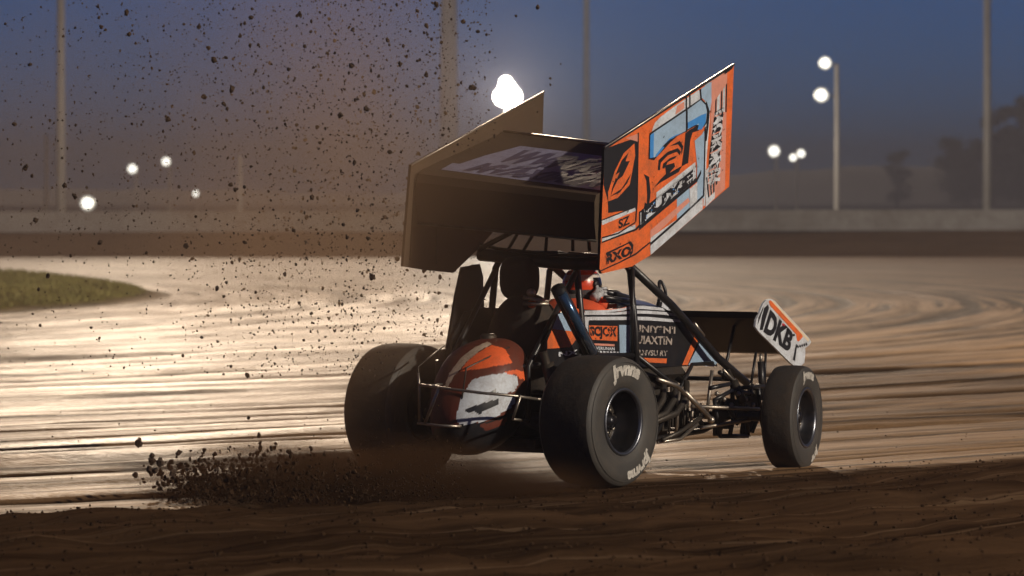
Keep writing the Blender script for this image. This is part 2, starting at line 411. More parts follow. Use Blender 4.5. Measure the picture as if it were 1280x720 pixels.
pl = bpy.data.lights.new('floodlight_glow', 'POINT'); pl.energy = 26000; pl.shadow_soft_size = .3; pl.color = (1, .93, .8)
po = bpy.data.objects.new('floodlight_glow', pl); COL.objects.link(po); po.location = W(634, 182, ZH(116, 182))
light_pole(110, 190, ZH(245, 190), 5, 'low lamp post with a bright round floodlight just above the wall', [(110, 254, 8.5)])
light_pole(170, 230, ZH(206, 230), 4, 'slim lamp post with one lit floodlight, left of a pair', [(166, 211, 6)])
light_pole(212, 235, ZH(197, 235), 4, 'slim lamp post with one lit floodlight, right of a pair', [(208, 202, 5.5)])
light_pole(247, 250, ZH(238, 250), 4, 'low lamp post with a small dim floodlight near the faint pole', [(245, 242, 4)])
light_pole(970, 240, ZH(184, 240), 4, 'short lamp post with one lit floodlight right of the top wing', [(967, 189, 7)])
light_pole(996, 240, ZH(186, 240), 4, 'short lamp post with two small lit floodlights side by side', [(991, 197, 4.5), (1001, 192, 5)])
# side floodlight tower off the right of the picture: lights the right flank of the car
tw = empty('light_tower', (28, 11, 0)); tag(tw, 'floodlight tower beside the track to the right of the camera', 'light pole')
b = MB(); b.tube([(0, 0, 0), (0, 0, 15)], .2, pole_m, 14, r1=.12); b.tube([(-.9, .5, 14.6), (.9, -.5, 14.6)], .06, pole_m, 8); b.build('pole', tw)
aim = Vector((0, 31, 1)) - Vector((28, 11, 14.6))
for k in (-1, 1):
    f = MB(); rot = aim.to_track_quat('Y', 'Z').to_matrix()
    f.box((k * .7, k * -.4, 14.9), (.55, .3, .5), cas_m, rot); hd = f.build('floodlight', tw)
    g = MB(); g.box(Vector((k * .7, k * -.4, 14.9)) + aim.normalized() * .16, (.5, .02, .45), lamp_m, rot); g.build('lens', hd)
sl = bpy.data.lights.new('tower_beam', 'SPOT'); sl.energy = 86000; sl.spot_size = R(75); sl.spot_blend = .8; sl.shadow_soft_size = .35; sl.color = (1, .88, .72)
so = bpy.data.objects.new('tower_beam', sl); COL.objects.link(so); so.location = Vector((28, 11, 14.9)) + aim.normalized() * .5
so.rotation_euler = (-aim).to_track_quat('Z', 'Y').to_euler()
aim2 = Vector((-6, 150, 0)) - Vector((28, 11, 14.9))
sl2 = bpy.data.lights.new('far_beam', 'SPOT'); sl2.energy = 300000; sl2.spot_size = R(46); sl2.spot_blend = .7; sl2.shadow_soft_size = .4; sl2.color = (1, .88, .72)
so2 = bpy.data.objects.new('far_beam', sl2); COL.objects.link(so2); so2.location = Vector((28, 11, 14.9)) + aim2.normalized() * .8
so2.rotation_euler = (-aim2).to_track_quat('Z', 'Y').to_euler()

# ------------------------------------------------------------------ haze and dust
def volume(name, density, color, aniso=.3, noise=None, label=None):
    m = bpy.data.materials.new(name); m.use_nodes = True; n = m.node_tree.nodes; l = m.node_tree.links
    n.remove(n['Principled BSDF']); v = n.new('ShaderNodeVolumePrincipled'); v.inputs['Color'].default_value = (*color, 1)
    v.inputs['Density'].default_value = density; v.inputs['Anisotropy'].default_value = aniso
    l.new(v.outputs[0], n['Material Output'].inputs['Volume'])
    if noise:
        tc = n.new('ShaderNodeTexCoord'); no = n.new('ShaderNodeTexNoise'); no.inputs['Scale'].default_value = noise; no.inputs['Detail'].default_value = 4
        l.new(tc.outputs['Object'], no.inputs['Vector'])
        # falls away from the middle of the cloud (object space is a unit ball)
        ln = n.new('ShaderNodeVectorMath'); ln.operation = 'LENGTH'; l.new(tc.outputs['Object'], ln.inputs[0])
        a = n.new('ShaderNodeMapRange'); a.interpolation_type = 'SMOOTHSTEP'; a.inputs[1].default_value = 1.0; a.inputs[2].default_value = .1; l.new(ln.outputs['Value'], a.inputs[0])
        c = n.new('ShaderNodeMapRange'); c.inputs[1].default_value = .36; c.inputs[2].default_value = .66; l.new(no.outputs[0], c.inputs[0])
        p = n.new('ShaderNodeMath'); p.operation = 'MULTIPLY'; l.new(a.outputs[0], p.inputs[0]); l.new(c.outputs[0], p.inputs[1])
        p2 = n.new('ShaderNodeMath'); p2.operation = 'MULTIPLY'; p2.inputs[1].default_value = density; l.new(p.outputs[0], p2.inputs[0]); l.new(p2.outputs[0], v.inputs['Density'])
    return m
HAZE_TOP = 17.5
hz = MB(); hz.box((0, 690, HAZE_TOP / 2 - .8), (760, 1440, HAZE_TOP + 1.6), volume('haze', .0018, (.24, .235, .27), .0))
tag(hz.build('haze'), 'thin dusty evening haze over the whole speedway', 'haze', kind='stuff')
def cloud(name, c, rad, rot, m, label):
    b = MB(); b.blob((0, 0, 0), (1, 1, 1), m, 24, 14); o = b.build(name); o.location = c; o.scale = rad; o.rotation_euler = rot
    tag(o, label, 'dust', kind='stuff')
cloud('dust_plume', (-1.25, 30.0, 2.0), (2.0, 2.6, 2.7), (0, R(-12), 0), volume('dust', .42, (.56, .38, .24), .2, 1.1), 'brown dust plume hanging in the air behind the left rear wheel')
cloud('dust_veil', (-3.6, 31.5, 1.9), (3.6, 2.6, 2.8), (0, R(-8), 0), volume('dust_thin', .13, (.56, .40, .28), .2, 1.2), 'thin brown dust veil drifting over the track at the left')
cloud('low_dust', (-1.0, 28.5, .05), (1.9, .8, .42), (0, R(2), R(20)), volume('dust_low', 17, (.12, .062, .03), .0, 2.0), 'dark brown low dust rolling off the rear tyres')

exec_car = True
# ================================================================== THE CAR
car = empty('sprint_car', ORG, HEAD)
tag(car, 'orange, black and pale blue winged sprint car sliding on the dirt track', 'race car')
ORANGE = mat('orange_paint', (.86, .165, .04), .35, coat=.25, dirt=.48, dirt_col=(.13, .08, .045), scale=9)
WHITE = mat('pale_paint', (.68, .71, .76), .35, coat=.25, dirt=.48, dirt_col=(.13, .08, .045), scale=9)
LBLUE = mat('pale_blue_paint', (.36, .50, .66), .35, coat=.3, dirt=.28, scale=5)
BLUE = mat('blue_paint', (.06, .27, .66), .35, coat=.3, dirt=.2, scale=5)
BLACK = mat('black_paint', (.012, .013, .016), .32, coat=.2, dirt=.30, dirt_col=(.045, .032, .022), scale=7)
INK = mat('black_ink', (.014, .013, .016), .5)
SALMON = mat('salmon_paint', (.72, .30, .22), .4, dirt=.2, scale=5)
CARBON = mat('dark_wing_skin', (.052, .031, .016), .7, dirt=.6, dirt_col=(.08, .05, .026), scale=5, bump=.3)
TUBE = mat('black_tube', (.014, .014, .016), .32, .2, dirt=.4, dirt_col=(.05, .035, .025), scale=14)
BLUETUBE = mat('gloss_navy_tube', (.05, .10, .18), .18, .6, coat=.6)
STEEL = mat('dusty_steel', (.45, .40, .34), .35, .9, dirt=.5, dirt_col=(.20, .14, .09), scale=12)
def distress(mb, quad, n, m, f, k, nrm, sz=1.0):
    # chips and scuffs across a printed patch
    q = [np.array(p, float) for p in quad]
    for _ in range(n):
        a, c = rng.random(2); P = (q[0] * (1 - a) + q[1] * a) * (1 - c) + (q[3] * (1 - a) + q[2] * a) * c
        w_, h_, sl_ = rng.uniform(.25, .8) * sz, rng.uniform(.8, 3) * sz, rng.uniform(-.8, .8)
        mb.add([f(*(P + np.array(t))) + Vector(nrm) * (.0012 * k) for t in ((-w_ + sl_, -h_), (w_ + sl_, -h_ * .8), (w_ - sl_, h_), (-w_ - sl_, h_ * .7))], [(0, 1, 2, 3)], m)
DARKST = mat('grimy_steel', (.08, .07, .06), .45, .7, dirt=.7, dirt_col=(.07, .048, .03), scale=12, bump=.3)
RUB = mat('tyre_rubber', (.026, .021, .018), .85, dirt=.8, dirt_col=(.052, .033, .019), scale=7, bump=.9)
SIDE = mat('sidewall_rubber', (.046, .042, .038), .6, dirt=.45, dirt_col=(.10, .078, .058), scale=7, bump=.3)
LETT = mat('tyre_lettering', (.62, .58, .52), .6, dirt=.7, dirt_col=(.10, .08, .06), scale=22)
RIMB = mat('rim_black', (.022, .022, .026), .3, .6, dirt=.4, dirt_col=(.06, .04, .03), scale=12)
LIP = mat('rim_lip', (.20, .21, .24), .3, .9, dirt=.3, scale=12)

def decal(mb, pts, m, f, k, nrm):
    """painted shape, f maps picture coordinates to the panel, k = layer"""
    mb.add([f(*p) + Vector(nrm) * (.0012 * k) for p in pts], [tuple(range(len(pts)))], m)
def letters(mb, body, quad, m, f, k, nrm, bold=.03, italic=0):
    """quad: bottom-left, bottom-right, top-right, top-left"""
    v, fs, _ = text_shape(body, bold, italic); q = [np.array(p, float) for p in quad]
    P = [(q[0] * (1 - a) + q[1] * a) * (1 - b) + (q[3] * (1 - a) + q[2] * a) * b for a, b in v]
    mb.add([f(*p) + Vector(nrm) * (.0012 * k) for p in P], fs, m)

# ---- tyres and rims
def wheel(name, c, Rt, wd, rim, steer=0, side=-1, text=None, text2=None):
    t = bpy.data.objects.new(name, None); COL.objects.link(t); t.parent = car; t.location = c; t.rotation_euler = (0, 0, steer); t.empty_display_size = .1
    h = wd / 2; b = MB()
    pr = [(rim, h * .80), (rim + .012, h * .90), (rim + (Rt - rim) * .30, h * .985), (rim + (Rt - rim) * .62, h), (Rt * .935, h * .95), (Rt * .972, h * .86)]
    pt = [(Rt * .972, h * .86), (Rt * .99, h * .70), (Rt, h * .45), (Rt * 1.003, 0), (Rt, -h * .45), (Rt * .99, -h * .70), (Rt * .972, -h * .86)]
    b.lathe([(r, y) for r, y in pr], SIDE, n=72); b.lathe([(r, -y) for r, y in pr], SIDE, n=72); b.lathe(pt, RUB, n=72)
    # tread blocks
    nb = 0
    for k in range(nb):
        a = 2 * math.pi * k / nb
        for q, yy in enumerate((-.62, -.31, 0, .31, .62)):
            aa = a + (.5 if q % 2 else 0) * 2 * math.pi / nb
            if rng.random() < .04: continue
            rr = Rt * (1.001 if abs(yy) < .5 else .993)
            rot = Matrix.Rotation(-aa, 3, 'Y')
            b.box(rot @ Vector((rr, yy * h, 0)), (.014, h * .25, Rt * 2 * math.pi / nb * .72), RUB, rot)
    # moulded ring and lettering on both sidewalls
    for s in (-1, 1):
        b.lathe([(Rt * .90, s * h * .975), (Rt * .905, s * h * 1.005), (Rt * .912, s * h * .975)], SIDE, n=72)
    for txt, mid, flip in ((text, 90, 0), (text2, -62, 1)):
        if not txt: continue
        v, fs, asp = text_shape(txt, .06, .2)
        r0, r1 = (rim + (Rt - rim) * .30, rim + (Rt - rim) * .86) if not flip else (rim + (Rt - rim) * .42, rim + (Rt - rim) * .86)
        span = min(1.9, asp * (r1 - r0) / ((r0 + r1) / 2) * 1.05)
        vs = []
        for u, vv in v:
            a = R(mid) + (.5 - u) * span
            rr = r0 + (r1 - r0) * (vv if not flip else vv)
            if side < 0: vs.append((rr * math.cos(a), side * (h * 1.0 + .002), rr * math.sin(a)))
            else: vs.append((-rr * math.cos(a), side * (h * 1.0 + .002), rr * math.sin(a)))
        b.add(vs, fs, LETT)
    b.build('tyre', t)
    d = MB(); s = side
    d.lathe([(rim + .004, s * h * .86), (rim + .016, s * h * .90), (rim + .006, s * h * .97), (rim - .010, s * h * .93), (rim - .014, s * h * .80)], LIP, n=56)
    d.lathe([(rim - .012, s * h * .86), (rim - .03, s * h * .60), (rim - .035, s * h * .1), (rim - .07, s * h * .02), (rim * .45, s * h * .10), (rim * .30, s * h * .28), (.045, s * h * .30), (.04, s * h * .55), (.001, s * h * .56)], RIMB, n=56)
    d.lathe([(rim + .004, -s * h * .86), (rim - .01, -s * h * .9), (rim - .03, -s * h * .5), (rim - .04, s * h * .02), (rim * .5, -s * h * .02), (.001, -s * h * .02)], RIMB, n=56)
    for k in range(6):
        a = k * math.pi / 3 + .3; d.tube([(rim * .36 * math.cos(a), s * h * .26, rim * .36 * math.sin(a)), (rim * .36 * math.cos(a), s * h * .40, rim * .36 * math.sin(a))], .011, STEEL, 6)
    for k in range(10):
        a = k * math.pi / 5; p = Vector((rim * .62 * math.cos(a), s * h * .09, rim * .62 * math.sin(a))); d.box(p, (.028, .02, .075), DARKST, Matrix.Rotation(-a, 3, 'Y'))
    d.build('rim', t)
    return t
tag(wheel('rear_wheel', (0, -.805, .44), .44, .43, .215, 0, -1, 'Jrvnna', 'Jprvrna'), 'wide right rear wheel with pale lettering round its sidewall')
tag(wheel('rear_wheel', (0, .82, .465), .465, .40, .20, 0, 1), 'left rear wheel, its tread coated in brown dirt')
tag(wheel('front_wheel', (2.37, -.875, .37), .37, .24, .205, R(13), -1, 'Jrvnna', 'Jprvr'), 'right front wheel turned slightly left')
tag(wheel('front_wheel', (2.37, .80, .36), .36, .22, .20, R(13), 1), 'left front wheel on the far side of the nose')

# ---- top wing
KT = .05
nR = (0, 1, KT); dR = -.77 + KT * 1.7; nL = (0, 1, KT); dL = .77 + KT * 1.7
fR = lambda x, y: on(x, y, nR, dR); fL = lambda x, y: on(x, y, nL, dL)
tw_ = bpy.data.objects.new('top_wing', None); COL.objects.link(tw_); tw_.parent = car
OUT = Vector((0, -1, -KT)).normalized()
def c1(*pts, o=(745, 170), s=4.11): return [(o[0] + x / s, o[1] + y / s) for x, y in pts]      # crop of the lower left of the board
def c2(*pts, o=(800, 75), s=4.36): return [(o[0] + x / s, o[1] + y / s) for x, y in pts]       # crop of the upper right
b = MB()
outline = [(756, 184), (917.5, 80), (911.5, 233), (813, 319), (790, 333), (752.5, 342), (749.5, 336)]
b.prism([fR(*p) for p in outline], -OUT * .022, ORANGE, INK)
D = lambda pts, m, k: decal(b, pts, m, fR, k, OUT)
L = lambda s, q, m, k, **kw: letters(b, s, q, m, fR, k, OUT, **kw)
# rear panel
D(c1((42, 66), (200, 10), (212, 20), (208, 375), (62, 395), (60, 330), (38, 250)), INK, 1)
D(c1((150, 12), (212, -12), (214, 30), (190, 22)), SALMON, 2)
D(c1((196, 38), (200, 100), (172, 250), (110, 318), (62, 335), (60, 290), (95, 180), (140, 90)), ORANGE, 2)
D(c1((165, 85), (150, 130), (172, 128), (135, 205), (100, 235), (120, 185), (98, 200), (130, 125)), INK, 3)
D(c1((180, 190), (130, 270), (85, 300), (70, 312), (120, 290), (160, 240)), INK, 3)
D(c1((100, 215), (80, 270), (75, 305), (88, 270), (110, 225)), INK, 3)
D(c1((28, 436), (200, 368), (203, 384), (30, 458)), WHITE, 2)
D(c1((28, 430), (200, 361), (200, 368), (28, 436)), INK, 2)
D(c1((30, 525), (200, 455), (202, 475), (30, 543)), WHITE, 2)
D(c1((28, 543), (203, 474), (235, 436), (268, 428), (268, 436), (238, 446), (206, 484), (28, 550)), INK, 3)
D(c1((28, 519), (110, 497), (200, 440), (200, 447), (112, 504), (28, 527)), INK, 3)
L('SZ', c1((115, 478), (172, 452), (172, 405), (115, 430)), INK, 2)
L('RXO', c1((52, 662), (178, 612), (178, 560), (52, 608)), INK, 2, bold=.05)
D(c1((50, 600), (178, 540), (192, 560), (188, 600), (172, 622), (180, 570), (168, 552), (52, 612)), INK, 1)
D(c1((22, 690), (120, 645), (205, 600), (280, 540), (280, 548), (206, 610), (122, 652), (22, 697)), INK, 1)
# first seam and the black fins
D(c1((213, -15), (219, -18), (214, 330), (206, 440), (200, 440), (208, 320)), INK, 2)
D(c1((245, 195), (272, 210), (280, 290), (268, 405), (258, 430), (262, 300), (258, 230)), INK, 1)
D(c1((250, 340), (262, 350), (258, 385), (246, 372)), INK, 1)
# pale lower panel, orange swoosh above it
D([(813, 297), (845, 275), (845, 291), (813, 318.6)], WHITE, 1)
D([(812.6, 306), (878, 247), (878, 261.5), (813, 318.6)], WHITE, 2)
D([(812.5, 303.5), (846, 274), (878, 244), (878, 247), (846, 277.5), (812.5, 307)], INK, 3)
D([(888, 99), (909, 85.5), (906, 236), (885, 255), (888, 180)], SALMON, 1)
D([(881, 104), (887.5, 99.6), (887, 150), (883, 200), (881, 257), (879, 258), (881, 180)], WHITE, 1)
D([(846, 240), (862, 226), (862, 262), (846, 276)], LBLUE, 1)
D([(812.5, 288), (860, 247), (862, 252), (830, 283), (812.5, 298)], SALMON, 2)
# black field with orange figure in the middle
D(c2((62, 535), (240, 398), (262, 380), (300, 360), (345, 385), (298, 425), (300, 552), (75, 690), (60, 600)), ORANGE, 1)
D(c2((262, 385), (330, 345), (318, 385), (285, 395), (272, 440), (262, 560), (225, 580), (240, 470), (246, 400)), INK, 2)
D(c2((135, 575), (185, 560), (190, 580), (160, 615), (230, 575), (210, 610), (110, 668), (75, 695), (110, 650), (140, 620)), INK, 2)
D(c2((95, 600), (100, 545), (150, 500), (205, 480), (222, 500), (215, 520), (200, 500), (150, 520), (112, 560), (108, 600)), INK, 2)
D(c2((120, 590), (125, 565), (160, 535), (200, 520), (190, 535), (150, 555), (130, 592)), INK, 3)
D(c2((160, 470), (215, 440), (235, 470), (225, 520), (222, 480), (205, 460)), INK, 2)
# blue window with its dark outline
win = c2((50, 400), (70, 385), (330, 210), (362, 240), (370, 280), (362, 345), (335, 375), (300, 360), (245, 392), (190, 420), (75, 545), (45, 540))
D(win, INK, 3)
D(c2((58, 405), (76, 392), (250, 275), (250, 385), (190, 412), (78, 530), (52, 530)), LBLUE, 4)
D(c2((257, 270), (328, 218), (354, 245), (362, 282), (356, 335), (332, 360), (300, 350), (257, 378)), LBLUE, 4)
D(c2((52, 410), (72, 396), (70, 530), (50, 535)), BLUE, 5)
D(c2((257, 340), (330, 300), (358, 290), (354, 338), (334, 378), (310, 380), (318, 345), (257, 374)), BLUE, 5)
D(c2((80, 520), (120, 470), (160, 425), (200, 405), (215, 405), (245, 388), (190, 415), (150, 450), (85, 530)), BLUE, 5)
D(c2((118, 470), (160, 432), (200, 415), (165, 445), (130, 475)), INK, 6)
# pale wedge above the window
D(c2((64, 389), (72, 350), (110, 310), (150, 280), (200, 243), (320, 162), (330, 212), (66, 392)), WHITE, 2)
D(c2((200, 250), (238, 226), (240, 262), (190, 298)), SALMON, 3)
D(c2((0, 352), (60, 325), (80, 340), (60, 390), (45, 385), (30, 400)), ORANGE, 3)
D(c2((246, 205), (253, 200), (253, 390), (246, 395)), INK, 5); D(c2((266, 192), (272, 188), (272, 258), (266, 262)), INK, 5)
D(c2((322, 160), (329, 156), (334, 215), (326, 215)), INK, 5)
D(c2((330, 157), (388, 118), (388, 230), (376, 300), (366, 235), (334, 205)), LBLUE, 2)
D(c2((360, 225), (376, 280), (370, 360), (360, 440), (352, 440), (362, 350), (366, 285), (352, 240)), INK, 5)
# banner
D(c2((88, 722), (300, 556), (300, 645), (88, 800)), WHITE, 2)
D([(798.5, 265), (870, 206), (870, 224), (798.5, 284)], INK, 2)
D([(800, 266), (869.5, 209), (869.5, 222), (800, 281)], WHITE, 3)
L('FUXE', [(801, 280), (866, 226), (866, 211), (801, 265)], INK, 4, bold=.06)
for a in range(26):
    u = rng.uniform(0, 1); v = rng.uniform(.05, .95); x = 801 + 65 * u; y = 280 - 54 * u - 14 * v; s = rng.uniform(.7, 1.8)
    D([(x, y), (x + s, y - s * .6), (x + s * .7, y - s * 1.6), (x - s * .4, y - s)], INK if a % 3 else BLUE, 5)
D([(798.5, 284), (870, 224), (876, 212), (876, 217), (871, 227), (798.5, 288)], INK, 3)
# pale columns right of the banner
D([(868, 176), (877, 168), (880, 163), (880, 247), (871, 254), (871, 205)], LBLUE, 2)
D([(862, 262.5), (871, 254), (871, 228), (862, 236)], WHITE, 3)
D([(880.4, 160), (881.8, 158), (879.8, 245), (878.2, 246.6)], INK, 4)
D([(881.5, 214), (888, 205), (893, 232), (893, 247.5), (881.5, 258.6)], WHITE, 3)
for a in range(6): D([(882 + a * 2, 222 - a * 3), (883.2 + a * 2, 221 - a * 3), (886 + a * 1.6, 246 - a * 1.5), (884.6 + a * 1.6, 247 - a * 1.5)], SALMON if a % 2 else INK, 4)
# orange and white stripes near the leading edge, vertical lettering
for x0, x1, m_ in ((889.5, 892, SALMON), (894, 895.2, INK), (896, 899.5, WHITE), (901, 902.4, INK), (903.5, 906, WHITE), (907, 908.4, INK)):
    D([(x0, 75 + 168 - (x0 - 800) * 1.45 + 18), (x1, 75 + 168 - (x1 - 800) * 1.45 + 18), (x1 - .6, 140), (x0 - .6, 140)], m_, 3)
D([(893, 140), (904, 134), (900, 185), (896, 230), (884, 240), (886, 196)], INK, 3)
L('MOKMAR', [(903.5, 135), (899.5, 226), (884.5, 238), (892.5, 142)], WHITE, 4, bold=.04)
for a in range(12):
    y0 = 144 + a * 7.5; x0 = 891 - a * .7
    D([(x0, y0 + 2), (x0 + 10, y0 - 3), (x0 + 10, y0 - 1.6), (x0, y0 + 3.6)], WHITE if a % 3 else SALMON, 5)
D([(756, 185.5), (917.5, 81.5), (917.5, 79.8), (756, 183.5)], INK, 6)
D([(914.5, 84), (756, 186.5), (756, 184.4), (914.5, 82)], INK, 7)
D([(905, 88), (917.2, 80.4), (913.6, 86.2), (905, 93)], INK, 7)
distress(b, [(801, 280), (868, 224), (868, 210), (801, 266)], 26, WHITE, fR, 6, OUT, .8)
distress(b, [(884, 238), (899, 226), (903, 136), (893, 142)], 34, INK, fR, 6, OUT, .9)
distress(b, [(756, 330), (790, 318), (790, 306), (756, 318)], 8, ORANGE, fR, 6, OUT, .8)
distress(b, [(752, 330), (905, 220), (908, 100), (760, 200)], 60, BLACK, fR, 6, OUT, .5)
# lightening edge rail
b.tube([fR(756, 184), fR(917.5, 80)], .008, STEEL, 6)
b.build('side_board', tw_)
tag(bpy.data.objects['side_board'], 'right side board painted orange, pale blue and black')
# left board (inner face towards us)
b = MB()
loutl = [(514, 206), (680, 115), (676, 240), (640, 262), (600, 309), (567, 341), (535, 338), (504, 333)]
b.prism([fL(*p) for p in loutl], -OUT * .022, CARBON, CARBON)
b.tube([fL(514, 206), fL(680, 115)], .008, STEEL, 6)
for a, b_ in (((518, 222), (512, 325)), ((545, 212), (545, 330))):
    b.tube([fL(*a) + OUT * .004, fL(*b_) + OUT * .004], .006, DARKST, 5)
lb = b.build('side_board', tw_); tag(lb, 'left side board, bare and brown with dust')
# foil
PL = [fL(626, 165), fL(600, 177), fL(570, 191), fL(545, 202), fL(526, 211), fL(519, 217), fL(517, 228), fL(517, 255), fL(519, 279)]
zr = fR(755, 240).z - fL(526, 211).z; zb = fR(751, 301).z - fL(519, 279).z
def shift(p, dz, y): return Vector((p.x, y - KT * (p.z + dz - 1.7), p.z + dz))
PR = [shift(p, zr + (zb - zr) * min(1, max(0, (i_ - 4) / 4)), -.745) for i_, p in enumerate(PL)]
PLn = [shift(p, 0, .745) for p in PL]
def under(P): return [P[-1] + (P[0] - P[-1]) * t + Vector((0, 0, -.05 * math.sin(math.pi * t))) for t in (.12, .3, .5, .7, .88)]
SL = PLn + under(PLn); SR = PR + under(PR)
b = MB(); n_ = len(SL); vs = []; fs = []; NS = 12
for k in range(NS + 1):
    t = k / NS
    for a, c in zip(SL, SR): vs.append(a * (1 - t) + c * t)
for k in range(NS):
    for q in range(n_): fs.append((k * n_ + q, k * n_ + (q + 1) % n_, (k + 1) * n_ + (q + 1) % n_, (k + 1) * n_ + q))
fs += [tuple(range(n_ - 1, -1, -1)), tuple(NS * n_ + q for q in range(n_))]
b.add(vs, fs, CARBON)
# pale lettering panel on top
FOILP = mat('faded_lavender_print', (.30, .29, .40), .5, dirt=.5, dirt_col=(.12, .09, .08), scale=6)
A0, A1, B0, B1 = SL[0], SL[4], SR[0], SR[4]
up = (A1 - A0).cross(B0 - A0).normalized(); up = up if up.z > 0 else -up
def ft(u, v):  # u across left>right, v front>rear, follows the foil's bends
    v4 = v * 4; q = min(3, int(v4)); f_ = v4 - q
    l_ = SL[q] * (1 - f_) + SL[q + 1] * f_; r_ = SR[q] * (1 - f_) + SR[q + 1] * f_
    return l_ * (1 - u) + r_ * u + up * .0015
for q, (v0, v1) in enumerate(((.25, .5), (.5, .75), (.75, .97))):
    b.add([ft(.22 - .07 * q, v0) + up * .002, ft(.995, v0) + up * .002, ft(.995, v1) + up * .002, ft(.15 - .03 * q, v1) + up * .002], [(0, 1, 2, 3)], FOILP)
FOILI = mat('faded_violet_ink', (.085, .07, .12), .6)
for word, v0, v1, u0 in (('MVAXIMEN', .93, .66, .20), ('WVINXMA', .60, .32, .28)):
    v, fs_, _ = text_shape(word, .06, .35)
    b.add([ft(u0 + (.97 - u0) * a, v0 + (v1 - v0) * c) + up * .006 for a, c in v], fs_, FOILI)
for q in range(16):
    u = rng.uniform(.25, .95); vv = rng.uniform(.3, .9)
    b.add([ft(u, vv) + up * .007, ft(u + .06, vv - .05) + up * .007, ft(u + .06, vv - .02) + up * .007, ft(u, vv + .03) + up * .007], [(0, 1, 2, 3)], FOILP if q % 2 else FOILI)
b.build('foil', tw_)
b = MB()
b.tube([SL[0] + Vector((0, 0, .004)), SR[0] + Vector((0, 0, .004))], .012, STEEL, 8); b.tube([SL[8], SR[8]], .010, DARKST, 8)
b.build('edge_tube', tw_)
# mounts below the foil
b = MB()
zc = 1.56
for px, px2 in ((648, 634), (668, 654), (684, 682), (716, 716), (735, 737)):
    b.tube([onX(px, 290, .35), onX(px2, 314, .35)], .012, TUBE, 8)
b.tube([onX(600, 305, .35), onX(622, 311, .35), onX(690, 318, .35), onX(750, 321, .35)], .012, TUBE, 8)
b.tube([onX(598, 312, .30), onX(640, 290, .30)], .018, DARKST, 8)
b.build('wing_mount', tw_)

# ---- roll cage and frame
b = MB()
ys = .34
def hoop(x, z, r=.022, yb=.40, x0=None):
    pts = [(x if x0 is None else x0, -yb, .55), (x, -yb + .01, 1.0), (x, -ys, z - .10), (x, -ys + .05, z - .02), (x, -.2, z), (x, .2, z), (x, ys - .05, z - .02), (x, ys, z - .10), (x, yb - .01, 1.0), (x if x0 is None else x0, yb, .55)]
    b.tube(pts, r, TUBE, 10)
hoop(.42, 1.55, .024); hoop(1.08, 1.52, .022)
for s in (-1, 1):
    b.tube([(.42, s * .28, 1.545), (1.08, s * .28, 1.515)], .022, TUBE)
b.tube([(.42, -.28, 1.545), (1.08, .28, 1.515)], .018, TUBE)
b.tube([onX(600, 318, .38), onX(640, 322, .38), onX(700, 329, .38), onX(752, 330, .38)], .045, TUBE, 10)
FD = [onY(788, 333, -.33), onY(839, 381, -.33), onY(897, 447, -.33), onY(936, 481, -.33)]
b.tube(FD, .030, TUBE, 12)
for p_ in [(p.x, .33, p.z) for p in FD[:1]]: b.tube([p_, *[(p.x, .33, p.z) for p in FD[1:]]], .026, TUBE)
b.tube([onY(791, 336, -.37), onY(790, 448, -.37)], .016, TUBE)
b.tube([onY(868, 404, -.35), onY(880, 420, -.35)], .012, STEEL, 6)
# lower rails, uprights, belly
for s in (-1, 1):
    b.tube([(-.15, s * .33, .42), (.3, s * .36, .26), (1.3, s * .36, .24), (2.1, s * .30, .27), (2.55, s * .26, .36)], .020, TUBE)
    b.tube([(-.15, s * .33, .80), (.42, s * .38, .86), (1.1, s * .38, .84)], .018, TUBE)
    b.tube([(2.55, s * .26, .36), (2.55, s * .26, .62), (2.30, s * .31, .68)], .018, TUBE)
    b.tube([(1.1, s * .38, .84), (1.9, s * .33, .50), (2.1, s * .30, .27)], .017, TUBE)
    b.tube([(1.35, s * .36, .24), (1.9, s * .33, .75), (2.2, s * .31, .75)], .015, TUBE)
    b.tube([(-.15, s * .33, .42), (-.15, s * .33, .80), (.42, s * .34, 1.44)], .020, TUBE)
for x, y_, z in ((-.15, .33, .42), (-.15, .33, .80), (.3, .36, .26), (1.3, .36, .24), (2.1, .30, .27), (2.55, .26, .36), (2.55, .26, .62)):
    b.tube([(x, -y_, z), (x, y_, z)], .016, TUBE)
b.build('roll_cage', car)
# thick glossy navy brace over the right rear
b = MB(); b.tube([onY(697, 360, -.52), onY(741, 446, -.52)], .050, TUBE, 18); b.tube([onY(700, 368, -.545) + Vector((0, -.018, 0)), onY(738, 442, -.545) + Vector((0, -.018, 0))], .034, BLUETUBE, 16)
b.build('wing_brace', car)
# left brace: tall dark tapered panel
b = MB(); b.prism([onY(*p, .42) for p in ((578, 334), (600, 330), (604, 345), (606, 400), (600, 450), (556, 452), (562, 420), (570, 370))], (0, .02, 0), TUBE)
b.tube([onY(592, 332, .45), onY(558, 446, .45)], .02, TUBE); b.build('wing_upright', car)

